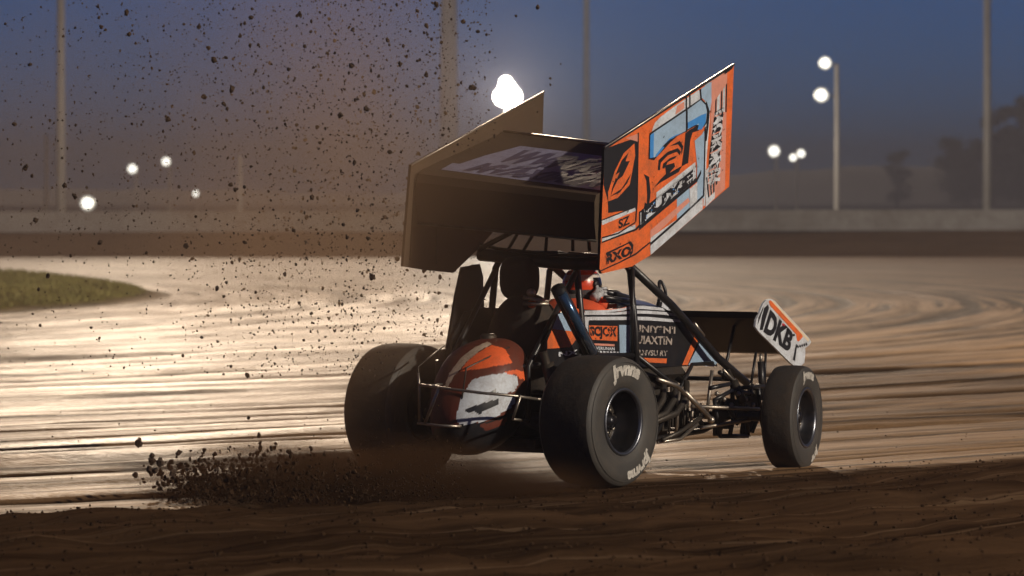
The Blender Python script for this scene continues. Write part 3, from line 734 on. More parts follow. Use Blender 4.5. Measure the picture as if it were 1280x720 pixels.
# ---- body panels
nB = (-.07, 1, 0); dB = -.401
fB = lambda x, y: on(x, y, nB, dB); OB = Vector((.07, -1, 0)).normalized()
def c3(*pts): return [(725 + x / 7.11, 375 + y / 7.11) for x, y in pts]
b = MB()
side = [(683, 458), (684, 425), (697, 392), (716, 386), (752, 388), (775, 384), (790, 381), (828, 384), (858, 401), (878, 425), (897, 457), (800, 459)]
b.prism([fB(*p) for p in side], -OB * .012, BLACK)
D = lambda pts, m, k: decal(b, pts, m, fB, k, OB)
L = lambda s, q, m, k, **kw: letters(b, s, q, m, fB, k, OB, **kw)
D([(697, 393), (712, 388), (719, 420), (714, 424), (690, 412)], LBLUE, 1)
D([(690, 411), (714, 414), (722, 422), (712, 434), (684, 436), (684, 426)], ORANGE, 2)
L('NX', [(698, 446), (722, 443), (722, 437), (698, 440)], WHITE, 2)
D(c3((-60, 60), (40, 105), (200, 85), (350, 75), (460, 50), (463, 78), (360, 100), (200, 105), (40, 120), (-60, 130)), ORANGE, 1)
D(c3((40, 95), (250, 88), (380, 72), (462, 50), (462, 75), (380, 95), (250, 108), (40, 115)), WHITE, 2)
D(c3((488, 52), (560, 50), (650, 60), (735, 72), (755, 95), (650, 88), (560, 80), (488, 80)), WHITE, 2)
D(c3((-5, 120), (60, 105), (300, 112), (455, 95), (458, 122), (300, 132), (70, 132), (-5, 135)), WHITE, 3)
D(c3((488, 92), (600, 95), (740, 105), (835, 120), (850, 145), (740, 130), (600, 122), (488, 120)), WHITE, 3)
D(c3((-5, 145), (75, 150), (300, 148), (455, 148), (455, 178), (300, 178), (80, 180), (40, 210), (10, 190)), WHITE, 3)
D(c3((484, 148), (600, 150), (760, 165), (900, 178), (920, 198), (800, 195), (620, 182), (484, 178)), WHITE, 3)
D(c3((0, 150), (75, 150), (70, 260), (100, 480), (80, 480), (20, 230)), WHITE, 2)
D(c3((345, 222), (442, 222), (435, 498), (352, 480)), LBLUE, 2)
D(c3((78, 225), (330, 232), (330, 365), (84, 352)), ORANGE, 2)
L('SCJOX', c3((88, 345), (325, 355), (325, 240), (84, 232)), INK, 3, bold=.05)
D(c3((105, 385), (305, 392), (305, 412), (110, 402)), SALMON, 2)
L('XVERUNAN', c3((112, 440), (305, 448), (305, 420), (112, 412)), WHITE, 2)
D(c3((112, 448), (340, 460), (340, 478), (116, 465)), WHITE, 2)
for q in range(7): D(c3((130 + q * 30, 446), (140 + q * 30, 446), (146 + q * 30, 480), (136 + q * 30, 480)), INK, 3)
TAN = mat('tan_print', (.42, .36, .32), .5, dirt=.5, scale=20)
L("UNIY*N'I", c3((480, 285), (845, 300), (845, 235), (480, 215)), TAN, 2)
L('IUIAXTIN', c3((480, 388), (815, 400), (818, 325), (484, 315)), TAN, 2)
L('CANVSU RY', c3((470, 490), (775, 500), (778, 450), (472, 440)), TAN, 2)
for q_, n_k, m_ in ((((480, 285), (845, 300), (845, 235), (480, 215)), 26, BLACK), (((480, 388), (815, 400), (818, 325), (484, 315)), 26, BLACK), (((470, 490), (775, 500), (778, 450), (472, 440)), 24, BLACK), (((84, 350), (330, 360), (330, 235), (80, 230)), 22, ORANGE), (((84, 350), (330, 360), (330, 235), (80, 230)), 14, INK)):
    distress(b, c3(*q_), n_k, m_, fB, 4, OB, .7)
D(c3((495, 512), (770, 520), (765, 562), (540, 552)), ORANGE, 2)
D(c3((1020, 312), (1055, 340), (955, 578), (905, 578)), ORANGE, 2)
D(c3((1072, 358), (1130, 420), (1218, 555), (1190, 592), (960, 578)), LBLUE, 2)
b.build('side_panel', car)
xs_ = [fB(*p) for p in side]
b = MB(); b.prism([(p.x, .40 - .07 * p.x, p.z) for p in xs_], (0, -.012, 0), BLACK); b.build('side_panel', car)
# hood: crowned loft from the dash to the nose
hp = [fB(*p) for p in ((775, 384), (790, 381), (828, 384), (858, 401), (878, 425), (897, 457))]
b = MB(); vs = []; fs = []; NQ = 12
for p in hp:
    yy = p.y + .004
    for q in range(NQ + 1):
        t = q / NQ; vs.append((p.x, yy * (1 - 2 * t), p.z - .004 + .06 * math.sin(math.pi * t)))
for a in range(len(hp) - 1):
    for q in range(NQ): fs.append((a * (NQ + 1) + q, (a + 1) * (NQ + 1) + q, (a + 1) * (NQ + 1) + q + 1, a * (NQ + 1) + q + 1))
NAVY = mat('dark_navy_paint', (.020, .026, .036), .3, coat=.5, dirt=.3, dirt_col=(.05, .04, .03), scale=6)
b.add(vs, fs, NAVY, True); o = b.build('hood', car); so_ = o.modifiers.new('solid', 'SOLIDIFY'); so_.thickness = .006
b = MB(); d_ = hp[0].x
b.box((d_ - .01, 0, 1.02), (.02, .64, .36), BLACK); b.box((1.0, 0, .30), (1.8, .66, .012), DARKST); b.build('dash_and_floor', car)
# mirror-like ring and shock cap above the hood
b = MB(); c_ = onY(828, 361, -.12)
b.tube([c_ + Vector((.05 * math.cos(a) * .6, .02 * math.sin(a), .055 * math.sin(a))) for a in np.linspace(0, 2 * math.pi, 15)[:-1]], .012, BLACK, 8, closed=True)
b.tube([c_ + Vector((.01, 0, -.045)), c_ + Vector((.07, 0, -.10))], .022, ORANGE, 8); b.tube([c_ + Vector((-.02, .0, -.05)), c_ + Vector((-.05, 0, -.13))], .02, BLACK, 8)
b.build('mirror', car)

# ---- seat
SEATM = mat('seat_fabric', (.028, .022, .018), .9, dirt=.6, dirt_col=(.06, .04, .026), scale=8, bump=.5)
b = MB()
def fs_round(p, d):
    return Vector((p.x * .75 if p.x > 0 else p.x, p.y * (1 - .18 * max(0, d.z)), p.z))
b.blob((.34, .03, .86), (.22, .30, .40), SEATM, 28, 18, lambda p, d: Vector((math.copysign(abs(d.x) ** .6, d.x) * .20, math.copysign(abs(d.y) ** .7, d.y) * .27 * (1 - .35 * max(0, d.z) ** 2), math.copysign(abs(d.z) ** .8, d.z) * .42)))
for s in (-1, 1): b.blob((.58, .03 + s * .25, .95), (.2, .05, .22), SEATM, 14, 10)
st = b.build('seat', car)
b = MB()
b.blob((.33, .075, 1.385), (.11, .15, .15), SEATM, 22, 14, lambda p, d: Vector((math.copysign(abs(d.x) ** .6, d.x) * .10, math.copysign(abs(d.y) ** .6, d.y) * .135, math.copysign(abs(d.z) ** .7, d.z) * .15)))
b.build('headrest', st)
b = MB()
for s in (0, 1):
    pz = [onX(674 - s * 3, 366 + s * 13, .30) + Vector((0, 0, 0)), onX(686 - s * 2, 372 + s * 8, .30)]
    b.tube([onX(655, 372 + s * 8, .12), onX(668, 374 + s * 6, .10), onX(686, 377 + s * 3, .16)], .013, STEEL, 8)
    b.blob(onX(664 + s * 1, 366 + s * 14, .14), (.03, .035, .03), ORANGE if s else STEEL, 10, 8)
b.build('harness_buckle', st)

# ---- tail tank
tm = MB()
TC = Vector((-.30, -.02, .59))
def tank_fn(p, d):
    # fat rounded front, tucked lower rear, long sloping top
    u = d.x; taper = 1 - .46 * max(0, -u) ** 1.2
    x = math.copysign(abs(u) ** .85, u) * .38; y = math.copysign(abs(d.y) ** .8, d.y) * .31 * (1 - .30 * max(0, -u) ** 1.4)
    z = math.copysign(abs(d.z) ** .80, d.z) * .36 * (taper if d.z > 0 else (1 - .25 * max(0, -u) ** 2))
    return Vector((x, y, z + .15 * u - (0.0)))
TWHITE = mat('tank_pale_paint', (.62, .66, .72), .55, dirt=.5, dirt_col=(.2, .14, .1), scale=9)
TORA = mat('tank_orange_paint', (.88, .14, .035), .5, dirt=.35, dirt_col=(.14, .05, .025), scale=5)
tm.blob(TC, (1, 1, 1), TORA, 56, 36, tank_fn)
tank = tm.build('tail_tank', car); tm_me = tank.data
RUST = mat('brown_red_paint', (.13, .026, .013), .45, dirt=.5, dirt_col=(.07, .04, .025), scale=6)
for m_ in (TWHITE, BLACK, RUST): tm_me.materials.append(m_)
# painted regions by where they sit on the tank, seen square on from behind right
qd = Vector((-1, -.55, 0)).normalized(); qr = Vector((-qd.y, qd.x, 0)) * -1
for p in tm_me.polygons: pass
def inpoly(x, y, poly):
    c = False; n_ = len(poly)
    for i_ in range(n_):
        x1, y1 = poly[i_]; x2, y2 = poly[i_ - 1]
        if (y1 > y) != (y2 > y) and x < (x2 - x1) * (y - y1) / (y2 - y1) + x1: c = not c
    return c
EDGE = mat('cream_edge_paint', (.62, .48, .36), .45, dirt=.5, scale=8)
tm_me.materials.append(EDGE)
sub = bmesh.new(); sub.from_mesh(tm_me); bmesh.ops.subdivide_edges(sub, edges=sub.edges[:], cuts=2, use_grid_fill=True, smooth=.0); sub.to_mesh(tm_me); sub.free()
def c4(*pts): return [(510 + x / 4.5, 420 + y / 4.5) for x, y in pts]
white_p = c4((270, 450), (300, 345), (360, 245), (440, 222), (540, 208), (610, 222), (622, 260), (600, 310), (560, 322), (605, 348), (600, 385), (540, 430), (440, 475), (340, 500), (285, 498))
black_p = c4((315, 415), (400, 385), (470, 362), (515, 355), (505, 385), (470, 400), (425, 420), (405, 440), (370, 425), (340, 432))
black2 = c4((455, 322), (490, 298), (505, 318), (500, 330))
red_p = c4((535, 205), (600, 190), (655, 200), (655, 245), (630, 240), (610, 215), (545, 222))
rust_p = c4((190, 300), (300, 195), (400, 175), (560, 150), (620, 170), (540, 200), (440, 222), (360, 245), (300, 345), (270, 450), (200, 440))
rust2 = c4((280, 505), (440, 480), (600, 420), (640, 300), (700, 250), (720, 600), (250, 620), (180, 540))
orange_p = c4((290, 200), (330, 145), (400, 88), (470, 50), (545, 70), (590, 150), (560, 158), (400, 185))
edge_p = c4((205, 285), (232, 210), (300, 120), (380, 60), (450, 30), (470, 45), (400, 85), (330, 145), (260, 225), (215, 300))
Cl = CARI @ Vector((0, 0, EYE))
for p in tm_me.polygons:
    wc = CARM @ p.center; px = 640 + FPX * wc.x / wc.y; py = HZ - FPX * (wc.z - EYE) / wc.y
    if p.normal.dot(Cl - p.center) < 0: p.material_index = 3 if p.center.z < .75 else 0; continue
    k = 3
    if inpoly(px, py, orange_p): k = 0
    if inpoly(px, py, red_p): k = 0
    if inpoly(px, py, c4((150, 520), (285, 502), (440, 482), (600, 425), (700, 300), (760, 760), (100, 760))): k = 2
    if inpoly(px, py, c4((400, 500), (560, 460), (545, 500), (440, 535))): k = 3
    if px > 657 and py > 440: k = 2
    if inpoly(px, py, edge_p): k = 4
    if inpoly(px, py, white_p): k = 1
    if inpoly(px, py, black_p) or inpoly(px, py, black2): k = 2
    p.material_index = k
b = MB(); b.lathe([(.001, .03), (.04, .03), (.055, .015), (.055, -.03)], DARKST, (-.12, .02, .985), axis='Z', n=20)
for s in (-1, 1): b.tube([(-.62, s * .17 + .06, .55), (-.60, s * .2 + .06, .80), (-.2, s * .27 + .06, .93)], .006, DARKST, 6)
b.build('tank_cap_and_straps', tank)
# ---- rear bumper bars
b = MB(); X0 = -.80
q = lambda px, py, x=X0: onX(px, py, x)
b.tube([q(524, 481), q(546, 484), q(600, 491, -.80), q(645, 495, -.62), q(672, 499, -.45)], .010, STEEL, 8)
b.tube([q(523, 466), q(524, 481), q(524, 529)], .008, STEEL, 8); b.tube([q(522, 529), q(550, 532), q(572, 533, -.75)], .009, STEEL, 8)
b.tube([q(549, 483), q(531, 530)], .011, STEEL, 8); b.tube([q(651, 494, -.60), q(641, 524, -.62)], .009, STEEL, 8)
b.tube([q(524, 481), q(545, 481), q(560, 480, -.3)], .008, STEEL, 8)
b.tube([q(641, 524, -.62), q(660, 526, -.25)], .009, STEEL, 8); b.tube([q(672, 499, -.45), q(690, 500, -.12)], .010, STEEL, 8)
b.tube([q(572, 533, -.75), q(590, 532, -.25)], .009, STEEL, 8)
b.build('rear_bumper', car)
# ---- rear axle, torsion arms, hubs
b = MB(); b.tube([(0, -.60, .44), (0, .63, .445)], .045, DARKST, 14); b.blob((0, .02, .43), (.16, .14, .16), DARKST, 18, 12)
for s in (-1, 1):
    b.tube([(0, s * .56, .44), (.45, s * .44, .40), (1.0, s * .40, .38)], .018, STEEL, 8)
    b.tube([(0, s * .5, .44), (-.1, s * .42, .9)], .028, DARKST, 10); b.tube([(-.03, s * .47, .6), (-.08, s * .44, .82)], .045, DARKST, 12)
    b.lathe([(.001, s * .02), (.14, s * .02), (.14, -s * .02), (.001, -s * .02)], DARKST, (0, s * .52, .44), n=24)
b.build('rear_axle', car)
b = MB(); b.box((.16, 0, .40), (.05, .96, .40), TUBE); b.box((-.02, 0, .28), (.30, .80, .06), DARKST); b.build('rear_gap_filler', car)  # dark boxes added to darken the bright gap between the rear wheels
# ---- engine and exhaust
b = MB()
b.box((1.55, 0, .52), (.62, .30, .36), DARKST); b.box((1.55, 0, .30), (.55, .34, .14), DARKST)
for s in (-1, 1):
    rot = Matrix.Rotation(R(s * 38), 3, 'X'); b.box((1.55, s * .20, .70), (.60, .16, .16), DARKST, rot)
    for k in range(4): b.tube([(1.33 + k * .15, s * .23, .72), (1.33 + k * .15, s * .235, .80)], .03, STEEL, 10)
for k in range(4):
    for s in (-1, 1): b.tube([(1.33 + k * .15, s * .08, .82), (1.33 + k * .15, s * .09, 1.0)], .028, STEEL, 10, r1=.036)
b.lathe([(.001, .02), (.09, .02), (.09, -.02), (.001, -.02)], STEEL, (1.9, 0, .46), axis='X', n=24)
b.lathe([(.001, .02), (.055, .02), (.055, -.02), (.001, -.02)], STEEL, (1.9, .1, .62), axis='X', n=20)
for k in range(9): b.box((1.28 + k * .065, -.335, .42 + .01 * (k % 3)), (.022, .05, .22 + .03 * (k % 2)), DARKST)
eng = b.build('engine', car)
b = MB()
for k in range(4):
    x = 1.80 - k * .15
    b.tube([(x, -.25, .66), (x - .02, -.36, .62), (x - .12, -.42, .52), (x - .28, -.44, .42), (.98, -.45, .33 + .02 * k)], .024, DARKST, 10)
b.tube([(1.05, -.45, .35), (.6, -.47, .32), (.35, -.5, .30)], .05, STEEL, 12)
b.build('exhaust', eng)
# bright radius rods low on the right side
b = MB()
b.tube([onY(822, 474, -.50), onY(846, 482, -.50), onY(858, 494, -.50)], .016, STEEL, 8)
b.tube([onY(856, 490, -.50), onY(889, 524, -.50)], .018, STEEL, 8)
b.tube([onY(828, 550, -.46), onY(850, 540, -.46), onY(880, 519, -.46)], .016, DARKST, 8)
b.tube([onY(822, 553, -.42), onY(850, 549, -.42), onY(872, 530, -.42)], .012, STEEL, 8)
b.blob(onY(889, 525, -.50), (.028, .028, .028), STEEL, 10, 8)
b.tube([onY(890, 463, -.42), onY(883, 522, -.42)], .013, STEEL, 8)
b.tube([onY(904, 462, -.40), onY(926, 485, -.40)], .010, STEEL, 8)
for k in range(5): b.tube([onY(840 + k * 9, 484 + k * 5, -.38), onY(836 + k * 9, 545 - k * 3, -.38)], .009 + .004 * (k % 2), STEEL if k % 2 else DARKST, 6)
b.build('radius_rod', car)
# ---- front axle and steering
b = MB()
b.tube([(2.37, -.74, .37), (2.37, .70, .36)], .030, TUBE, 12)
b.tube([(2.50, -.74, .33), (2.50, .2, .36)], .013, STEEL, 8)
for s in (-1, 1):
    b.tube([(2.37, s * .55, .37), (2.60, s * .30, .47)], .016, TUBE, 8); b.tube([(2.37, s * .60, .42), (1.75, s * .42, .46)], .014, STEEL, 8)
    b.tube([(2.37, s * .52, .34), (1.9, s * .4, .30)], .014, STEEL, 8)
    b.lathe([(.06, s * .012), (.14, s * .012), (.14, -s * .012), (.06, -s * .012)], DARKST, (2.37, s * .70, .37), n=28)
    b.tube([(2.37, s * .50, .38), (2.33, s * .36, .70)], .016, DARKST, 8); b.tube([(2.36, s * .47, .46), (2.34, s * .40, .62)], .032, DARKST, 12)
# lattice of brackets around the front torsion tubes
for (a_, c_) in (((893, 500), (900, 545)), ((900, 545), (935, 545)), ((935, 545), (932, 505)), ((893, 500), (915, 488)), ((915, 488), (940, 492)), ((905, 500), (922, 530)), ((922, 500), (912, 545)), ((940, 540), (950, 515)), ((950, 515), (948, 480)), ((925, 485), (955, 483)), ((888, 485), (912, 480)), ((940, 480), (935, 500))):
    b.tube([onY(*a_, -.44), onY(*c_, -.44)], .016, TUBE, 8)
b.prism([onY(*p, -.42) for p in ((893, 512), (903, 497), (930, 500), (942, 480), (952, 490), (948, 520), (936, 545), (927, 545), (930, 520), (915, 512), (905, 525), (902, 545), (894, 545))], (0, .02, 0), DARKST)
for k in range(6): b.blob(onY(896 + k * 9, 492 + (k % 3) * 7, -.46), (.018, .018, .018), STEEL, 8, 6)
b.tube([(2.25, -.44, .30), (2.25, .44, .30)], .024, TUBE, 10)
b.build('front_axle', car)
b = MB()
b.tube([onY(945, 440, -.40), onY(938, 486, -.40)], .010, TUBE, 8); b.tube([onY(957, 440, -.40), onY(956, 486, -.40)], .009, TUBE, 8)
b.tube([onY(951, 452, -.42), onY(953, 500, -.42)], .024, TUBE, 10); b.tube([onY(951, 442, -.42), onY(951, 455, -.42)], .012, STEEL, 8)
b.build('front_shock', car)

# ---- front wing
fwg = bpy.data.objects.new('front_wing', None); COL.objects.link(fwg); fwg.parent = car
YF = -.46; fF = lambda x, y: onY(x, y, YF); OF = Vector((0, -1, 0))
def c5(*pts): return [(940 + x / 7.575, 365 + y / 7.575) for x, y in pts]
b = MB()
ol = c5((38, 270), (70, 200), (105, 110), (140, 72), (175, 65), (210, 80), (545, 440), (560, 475), (540, 505), (505, 530), (505, 600), (495, 670), (470, 695), (400, 700), (365, 672), (60, 372), (32, 330))
b.prism([fF(*p) for p in ol], -OF * .016, WHITE)
D = lambda pts, m, k: decal(b, pts, m, fF, k, OF)
L = lambda s, q_, m, k, **kw: letters(b, s, q_, m, fF, k, OF, **kw)
CREAM = mat('cream_print', (.75, .62, .45), .4)
D(c5((180, 82), (205, 84), (545, 450), (530, 470), (500, 440)), CREAM, 1)
D(c5((155, 85), (175, 78), (470, 400), (480, 425), (440, 470), (425, 460), (415, 400), (170, 130)), ORANGE, 2)
D(c5((150, 118), (160, 150), (130, 250), (100, 360), (72, 360), (90, 240), (115, 150)), INK, 1)
D(c5((60, 240), (110, 130), (105, 160), (75, 250), (50, 320)), INK, 1)
L('DKB', c5((105, 375), (345, 575), (400, 400), (170, 165)), INK, 3, bold=.05)
D(c5((415, 490), (425, 500), (405, 655), (385, 640)), INK, 2)
for k in range(5): D(c5((430 + k * 20, 500 - k * 6), (442 + k * 20, 520 - k * 6), (436 + k * 20, 535 - k * 6), (424 + k * 20, 520 - k * 6)), INK, 2)
D(c5((285, 295), (305, 300), (310, 320), (295, 325), (280, 312)), mat('red_print', (.6, .05, .06), .4), 3)
D(c5((320, 350), (345, 345), (350, 375), (330, 385)), INK, 3); D(c5((380, 400), (400, 395), (405, 415), (385, 420)), INK, 3)
tag(b.build('side_board', fwg), 'white right end plate of the nose wing, edged in orange with black lettering')
b = MB(); b.prism([(p.x, .46, p.z) for p in [fF(*q_) for q_ in ol]], (0, -.016, 0), WHITE); tag(b.build('side_board', fwg), 'left end plate of the nose wing')
# foil: rear edge high, leading edge low
r0 = fF(947, 391); r1 = fF(979, 444); g = r1 - r0; nn = Vector((-g.z, 0, g.x)).normalized()
prof_ = []
for t in (0, .15, .4, .7, .92, 1.0): prof_.append(r0 + g * t + nn * (.055 * math.sin(math.pi * min(1, t * .9 + .05))))
for t in (.92, .6, .3, .1): prof_.append(r0 + g * t - nn * .012)
b = MB(); b.prism([(p.x, -.45, p.z) for p in prof_], (0, .90, 0), BLACK); b.build('foil', fwg)
b = MB()
for s in (-1, 1): b = MB(); b.tube([(r0.x + .1, s * .2, r0.z - .1), (2.45, s * .24, .62)], .012, TUBE, 8); b.build('wing_strut', fwg)

# ---- steering wheel
b = MB(); sw = Vector((1.24, -.02, 1.13)); ax = Vector((-.85, 0, .5)).normalized(); u_ = Vector((0, 1, 0)); v_ = ax.cross(u_)
b.tube([sw + (u_ * math.cos(a) + v_ * math.sin(a)) * .17 for a in np.linspace(0, 2 * math.pi, 25)[:-1]], .016, INK, 8, closed=True)
for a in (0, 2.1, 4.2): b.tube([sw, sw + (u_ * math.cos(a) + v_ * math.sin(a)) * .17], .010, STEEL, 6)
b.tube([sw, sw - ax * .25], .016, TUBE, 8); b.build('steering_wheel', car)
# cockpit bar in front of the driver
b = MB(); b.tube([onY(758, 365, -.20), onY(775, 369, -.20), onY(792, 374, -.20)], .02, BLACK, 8); b.tube([onY(756, 372, -.28), onY(790, 376, -.28)], .016, BLACK, 8); b.build('dash_bar', car)

# ================================================================== DRIVER
SUIT = mat('dark_race_suit', (.035, .036, .042), .8, bump=.5, scale=9, dirt=.3)
SUITO = mat('orange_race_suit', (.75, .10, .03), .8, bump=.5, scale=9, dirt=.3)
drv = empty('person', ORG + CARM.to_3x3() @ Vector((.72, 0, .62)), HEAD)
tag(drv, 'driver in orange and grey race suit and helmet sitting in the cockpit, gripping the wheel', 'person')
O3 = Vector((.72, 0, .62))
def skin(name, pts, edges, mats, parent, colour=None, sub_=2):
    me_ = bpy.data.meshes.new(name); me_.from_pydata([tuple(Vector(p[:3]) - O3) for p in pts], edges, [])
    o = bpy.data.objects.new(name, me_); COL.objects.link(o); o.parent = parent
    sk = me_.skin_vertices or None
    md = o.modifiers.new('skin', 'SKIN'); md.use_smooth_shade = True
    if not me_.skin_vertices:
        bm = bmesh.new(); bm.from_mesh(me_); bm.verts.layers.skin.verify(); bm.to_mesh(me_); bm.free()
    for i_, p in enumerate(pts):
        sv = me_.skin_vertices[0].data[i_]; sv.radius = (p[3], p[4] if len(p) > 4 else p[3]); sv.use_root = (i_ == 0)
    sb = o.modifiers.new('sub', 'SUBSURF'); sb.levels = sub_; sb.render_levels = sub_
    for m_ in mats: me_.materials.append(m_)
    return o
P_ = [(.72, 0, .52, .15), (.74, 0, .70, .15, .13), (.76, -.01, .90, .17, .13), (.79, -.01, 1.05, .17, .12), (.83, -.02, 1.14, .07), (.85, -.02, 1.25, .06),
      (.80, -.20, 1.10, .075), (.90, -.30, .96, .058), (1.06, -.25, 1.00, .045), (1.14, -.20, 1.10, .035),
      (.80, .18, 1.10, .075), (.92, .28, .95, .058), (1.08, .22, 1.02, .045), (1.18, .17, 1.12, .035),
      (.76, -.12, .50, .10), (1.18, -.16, .62, .075), (1.62, -.15, .42, .05), (1.74, -.15, .46, .04),
      (.76, .12, .50, .10), (1.18, .16, .62, .075), (1.62, .15, .42, .05), (1.74, .15, .46, .04)]
E_ = [(0, 1), (1, 2), (2, 3), (3, 4), (4, 5), (3, 6), (6, 7), (7, 8), (8, 9), (3, 10), (10, 11), (11, 12), (12, 13), (0, 14), (14, 15), (15, 16), (16, 17), (0, 18), (18, 19), (19, 20), (20, 21)]
body = skin('body', P_, E_, [SUIT], drv)
# orange yoke over the shoulders
b = MB()
def yk(p, d): return Vector((p.x, p.y, p.z * (1 if d.z > 0 else .5)))
b.blob(Vector((.80, -.02, 1.13)) - O3, (.17, .30, .115), SUITO, 26, 14, yk); b.build('shoulder_yoke', drv)
b = MB(); b.lathe([(.085, -.03), (.10, 0), (.095, .05), (.07, .08)], SUIT, Vector((.84, -.02, 1.19)) - O3, axis='Z', n=22); b.build('neck_collar', drv)
# gloves: palm and five bent fingers round the rim
GL = mat('silver_black_glove', (.55, .56, .58), .6, dirt=1.0, dirt_col=(.02, .02, .02), scale=28)
def hand(c, flip):
    c = Vector(c); mb = MB()
    mb.blob(c - O3 + Vector((-.025, 0, .0)), (.048, .030, .045), GL, 14, 10)
    for k in range(4):
        z = .034 - k * .022; ln = (.9, 1.0, .95, .75)[k]
        p0 = c - O3 + Vector((0, -.006 * flip, z)); pts = [p0, p0 + Vector((.038 * ln, -.014 * flip, .003)), p0 + Vector((.056 * ln, .010 * flip, .0)), p0 + Vector((.040 * ln, .030 * flip, -.002))]
        mb.tube(pts, .0115, GL, 8, r1=.008)
    p0 = c - O3 + Vector((-.03, .012 * flip, .03)); mb.tube([p0, p0 + Vector((.03, .022 * flip, .022)), p0 + Vector((.055, .03 * flip, .018))], .013, GL, 8, r1=.009)
    mb.tube([c - O3 + Vector((-.095, -.01, -.03)), c - O3 + Vector((-.03, 0, 0))], .036, GL, 12)
    return mb.build('glove', drv)
hand(onY(751, 367, -.20), 1); hand((1.22, .16, 1.16), -1)
b = MB(); hcx = onY(751, 367, -.20)
b.tube([Vector((1.12, -.22, 1.08)) - O3, hcx - O3 + Vector((-.05, 0, -.03))], .036, SUITO, 10); b.build('cuff', drv)
# head under the helmet
HC = onY(727, 357, -.03); yaw = R(-28)
hd_rot = Matrix.Rotation(yaw, 3, 'Z')
FACE = mat('skin', (.42, .26, .18), .6); EYEM = mat('eye', (.02, .02, .02), .2)
b = MB(); b.blob(HC - O3, (.095, .075, .115), FACE, 20, 14, rot=hd_rot)
b.blob(HC - O3 + hd_rot @ Vector((.10, 0, -.01)), (.022, .014, .024), FACE, 8, 6)
for s in (-1, 1): b.blob(HC - O3 + hd_rot @ Vector((.083, s * .03, .012)), (.012, .014, .009), EYEM, 8, 6)
b.build('head', drv)
# helmet shell with an eye port
HG = mat('dark_grey_shell', (.075, .078, .085), .3, coat=.6, dirt=.2); HO = mat('orange_shell', (.70, .07, .02), .25, coat=.7, dirt=.15); HW = mat('white_shell', (.65, .6, .55), .25, coat=.7, dirt=.2)
VIS = mat('smoked_visor', (.008, .008, .010), .08, coat=.8)
nu, nv = 56, 36; vs = []; fs_g = {0: [], 1: [], 2: [], 3: []}
for j_ in range(nv + 1):
    ph = math.pi * j_ / nv * .88
    for i_ in range(nu):
        th = 2 * math.pi * i_ / nu
        d = Vector((math.sin(ph) * math.cos(th), math.sin(ph) * math.sin(th), math.cos(ph)))
        x = d.x * (.148 if d.x > 0 else .140) + (.018 if d.x > 0 and d.z < -.2 else 0) * d.x; vs.append(HC - O3 + hd_rot @ Vector((x, d.y * .122, d.z * .142)))
for j_ in range(nv):
    for i_ in range(nu):
        ph = (j_ + .5) / nv * .88 * 180; th = ((i_ + .5) / nu * 360 + 180) % 360 - 180
        k = 0
        if abs(th) < 80 and 66 < ph < 108: k = 3
        elif ph > 104 and abs(th) > 60: k = 0
        elif 58 < ph < 74: k = 2
        elif ph < 52 or (ph < 100 and abs(th) > 70): k = 1
        fs_g[k].append((j_ * nu + i_, (j_ + 1) * nu + i_, (j_ + 1) * nu + (i_ + 1) % nu, j_ * nu + (i_ + 1) % nu))
b = MB()
for k, m_ in ((0, HG), (1, HO), (2, HW)):
    b.add(vs, fs_g[k], m_, True)
hel = b.build('helmet', drv)
b = MB(); b.add(vs, fs_g[3], VIS, True); vi = b.build('visor', hel)
b = MB()
for s in (-1, 1): b = MB(); b.blob(HC - O3 + hd_rot @ Vector((.05, s * .122, .012)), (.025, .012, .025), INK, 10, 8); b.build('visor_pivot', hel)
b = MB(); b.blob(HC - O3 + hd_rot @ Vector((.145, 0, -.085)), (.03, .05, .022), INK, 12, 8); b.build('helmet_vent', hel)

# ================================================================== FLYING DIRT
clod_m = mat('dirt_clod', (.060, .036, .022), .9, var=.8, dirt_col=(.10, .055, .03), scale=30, bump=.5)
protos = []
for k in range(7):
    bm = bmesh.new(); bmesh.ops.create_icosphere(bm, subdivisions=2, radius=1)
    rg = random.Random(k); ph = [rg.uniform(0, 6) for _ in range(6)]; sc_ = Vector((1, rg.uniform(.6, .95), rg.uniform(.55, .9)))
    for v in bm.verts:
        c = v.co; f = 1 + .28 * math.sin(3.1 * c.x + ph[0]) * math.sin(2.7 * c.y + ph[1]) + .22 * math.sin(5.3 * c.z + ph[2]) * math.cos(4.9 * c.x + ph[3]) + rg.uniform(-.09, .09)
        v.co = Vector((c.x * sc_.x, c.y * sc_.y, c.z * sc_.z)) * f
    m_ = bpy.data.meshes.new('dirt_clod'); bm.to_mesh(m_); bm.free(); m_.materials.append(clod_m); protos.append(m_)
def sample_air():
    while True:
        px = 620 - abs(random.gauss(0, 260)) if random.random() < .45 else random.uniform(-30, 600)
        py = random.uniform(-20, 470)
        if px < -40: continue
        dens = (.35 + .65 * min(1, px / 420)) * (1.0 if py < 330 else .8)
        if px > 560: dens *= .55
        if py > 350 and px < 250: dens *= .5
        if random.random() > dens: continue
        D_ = random.uniform(25.5, 33)
        if px > 495 and py > 190: D_ = random.uniform(31.5, 34) if py < 430 else 0
        if D_ == 0: continue
        return px, py, D_
spots = []
for k in range(250):
    px, py, D_ = sample_air(); s = random.choice([.008, .009, .010, .012, .014, .017]) * random.uniform(.85, 1.3)
    spots.append((px, py, D_, s))
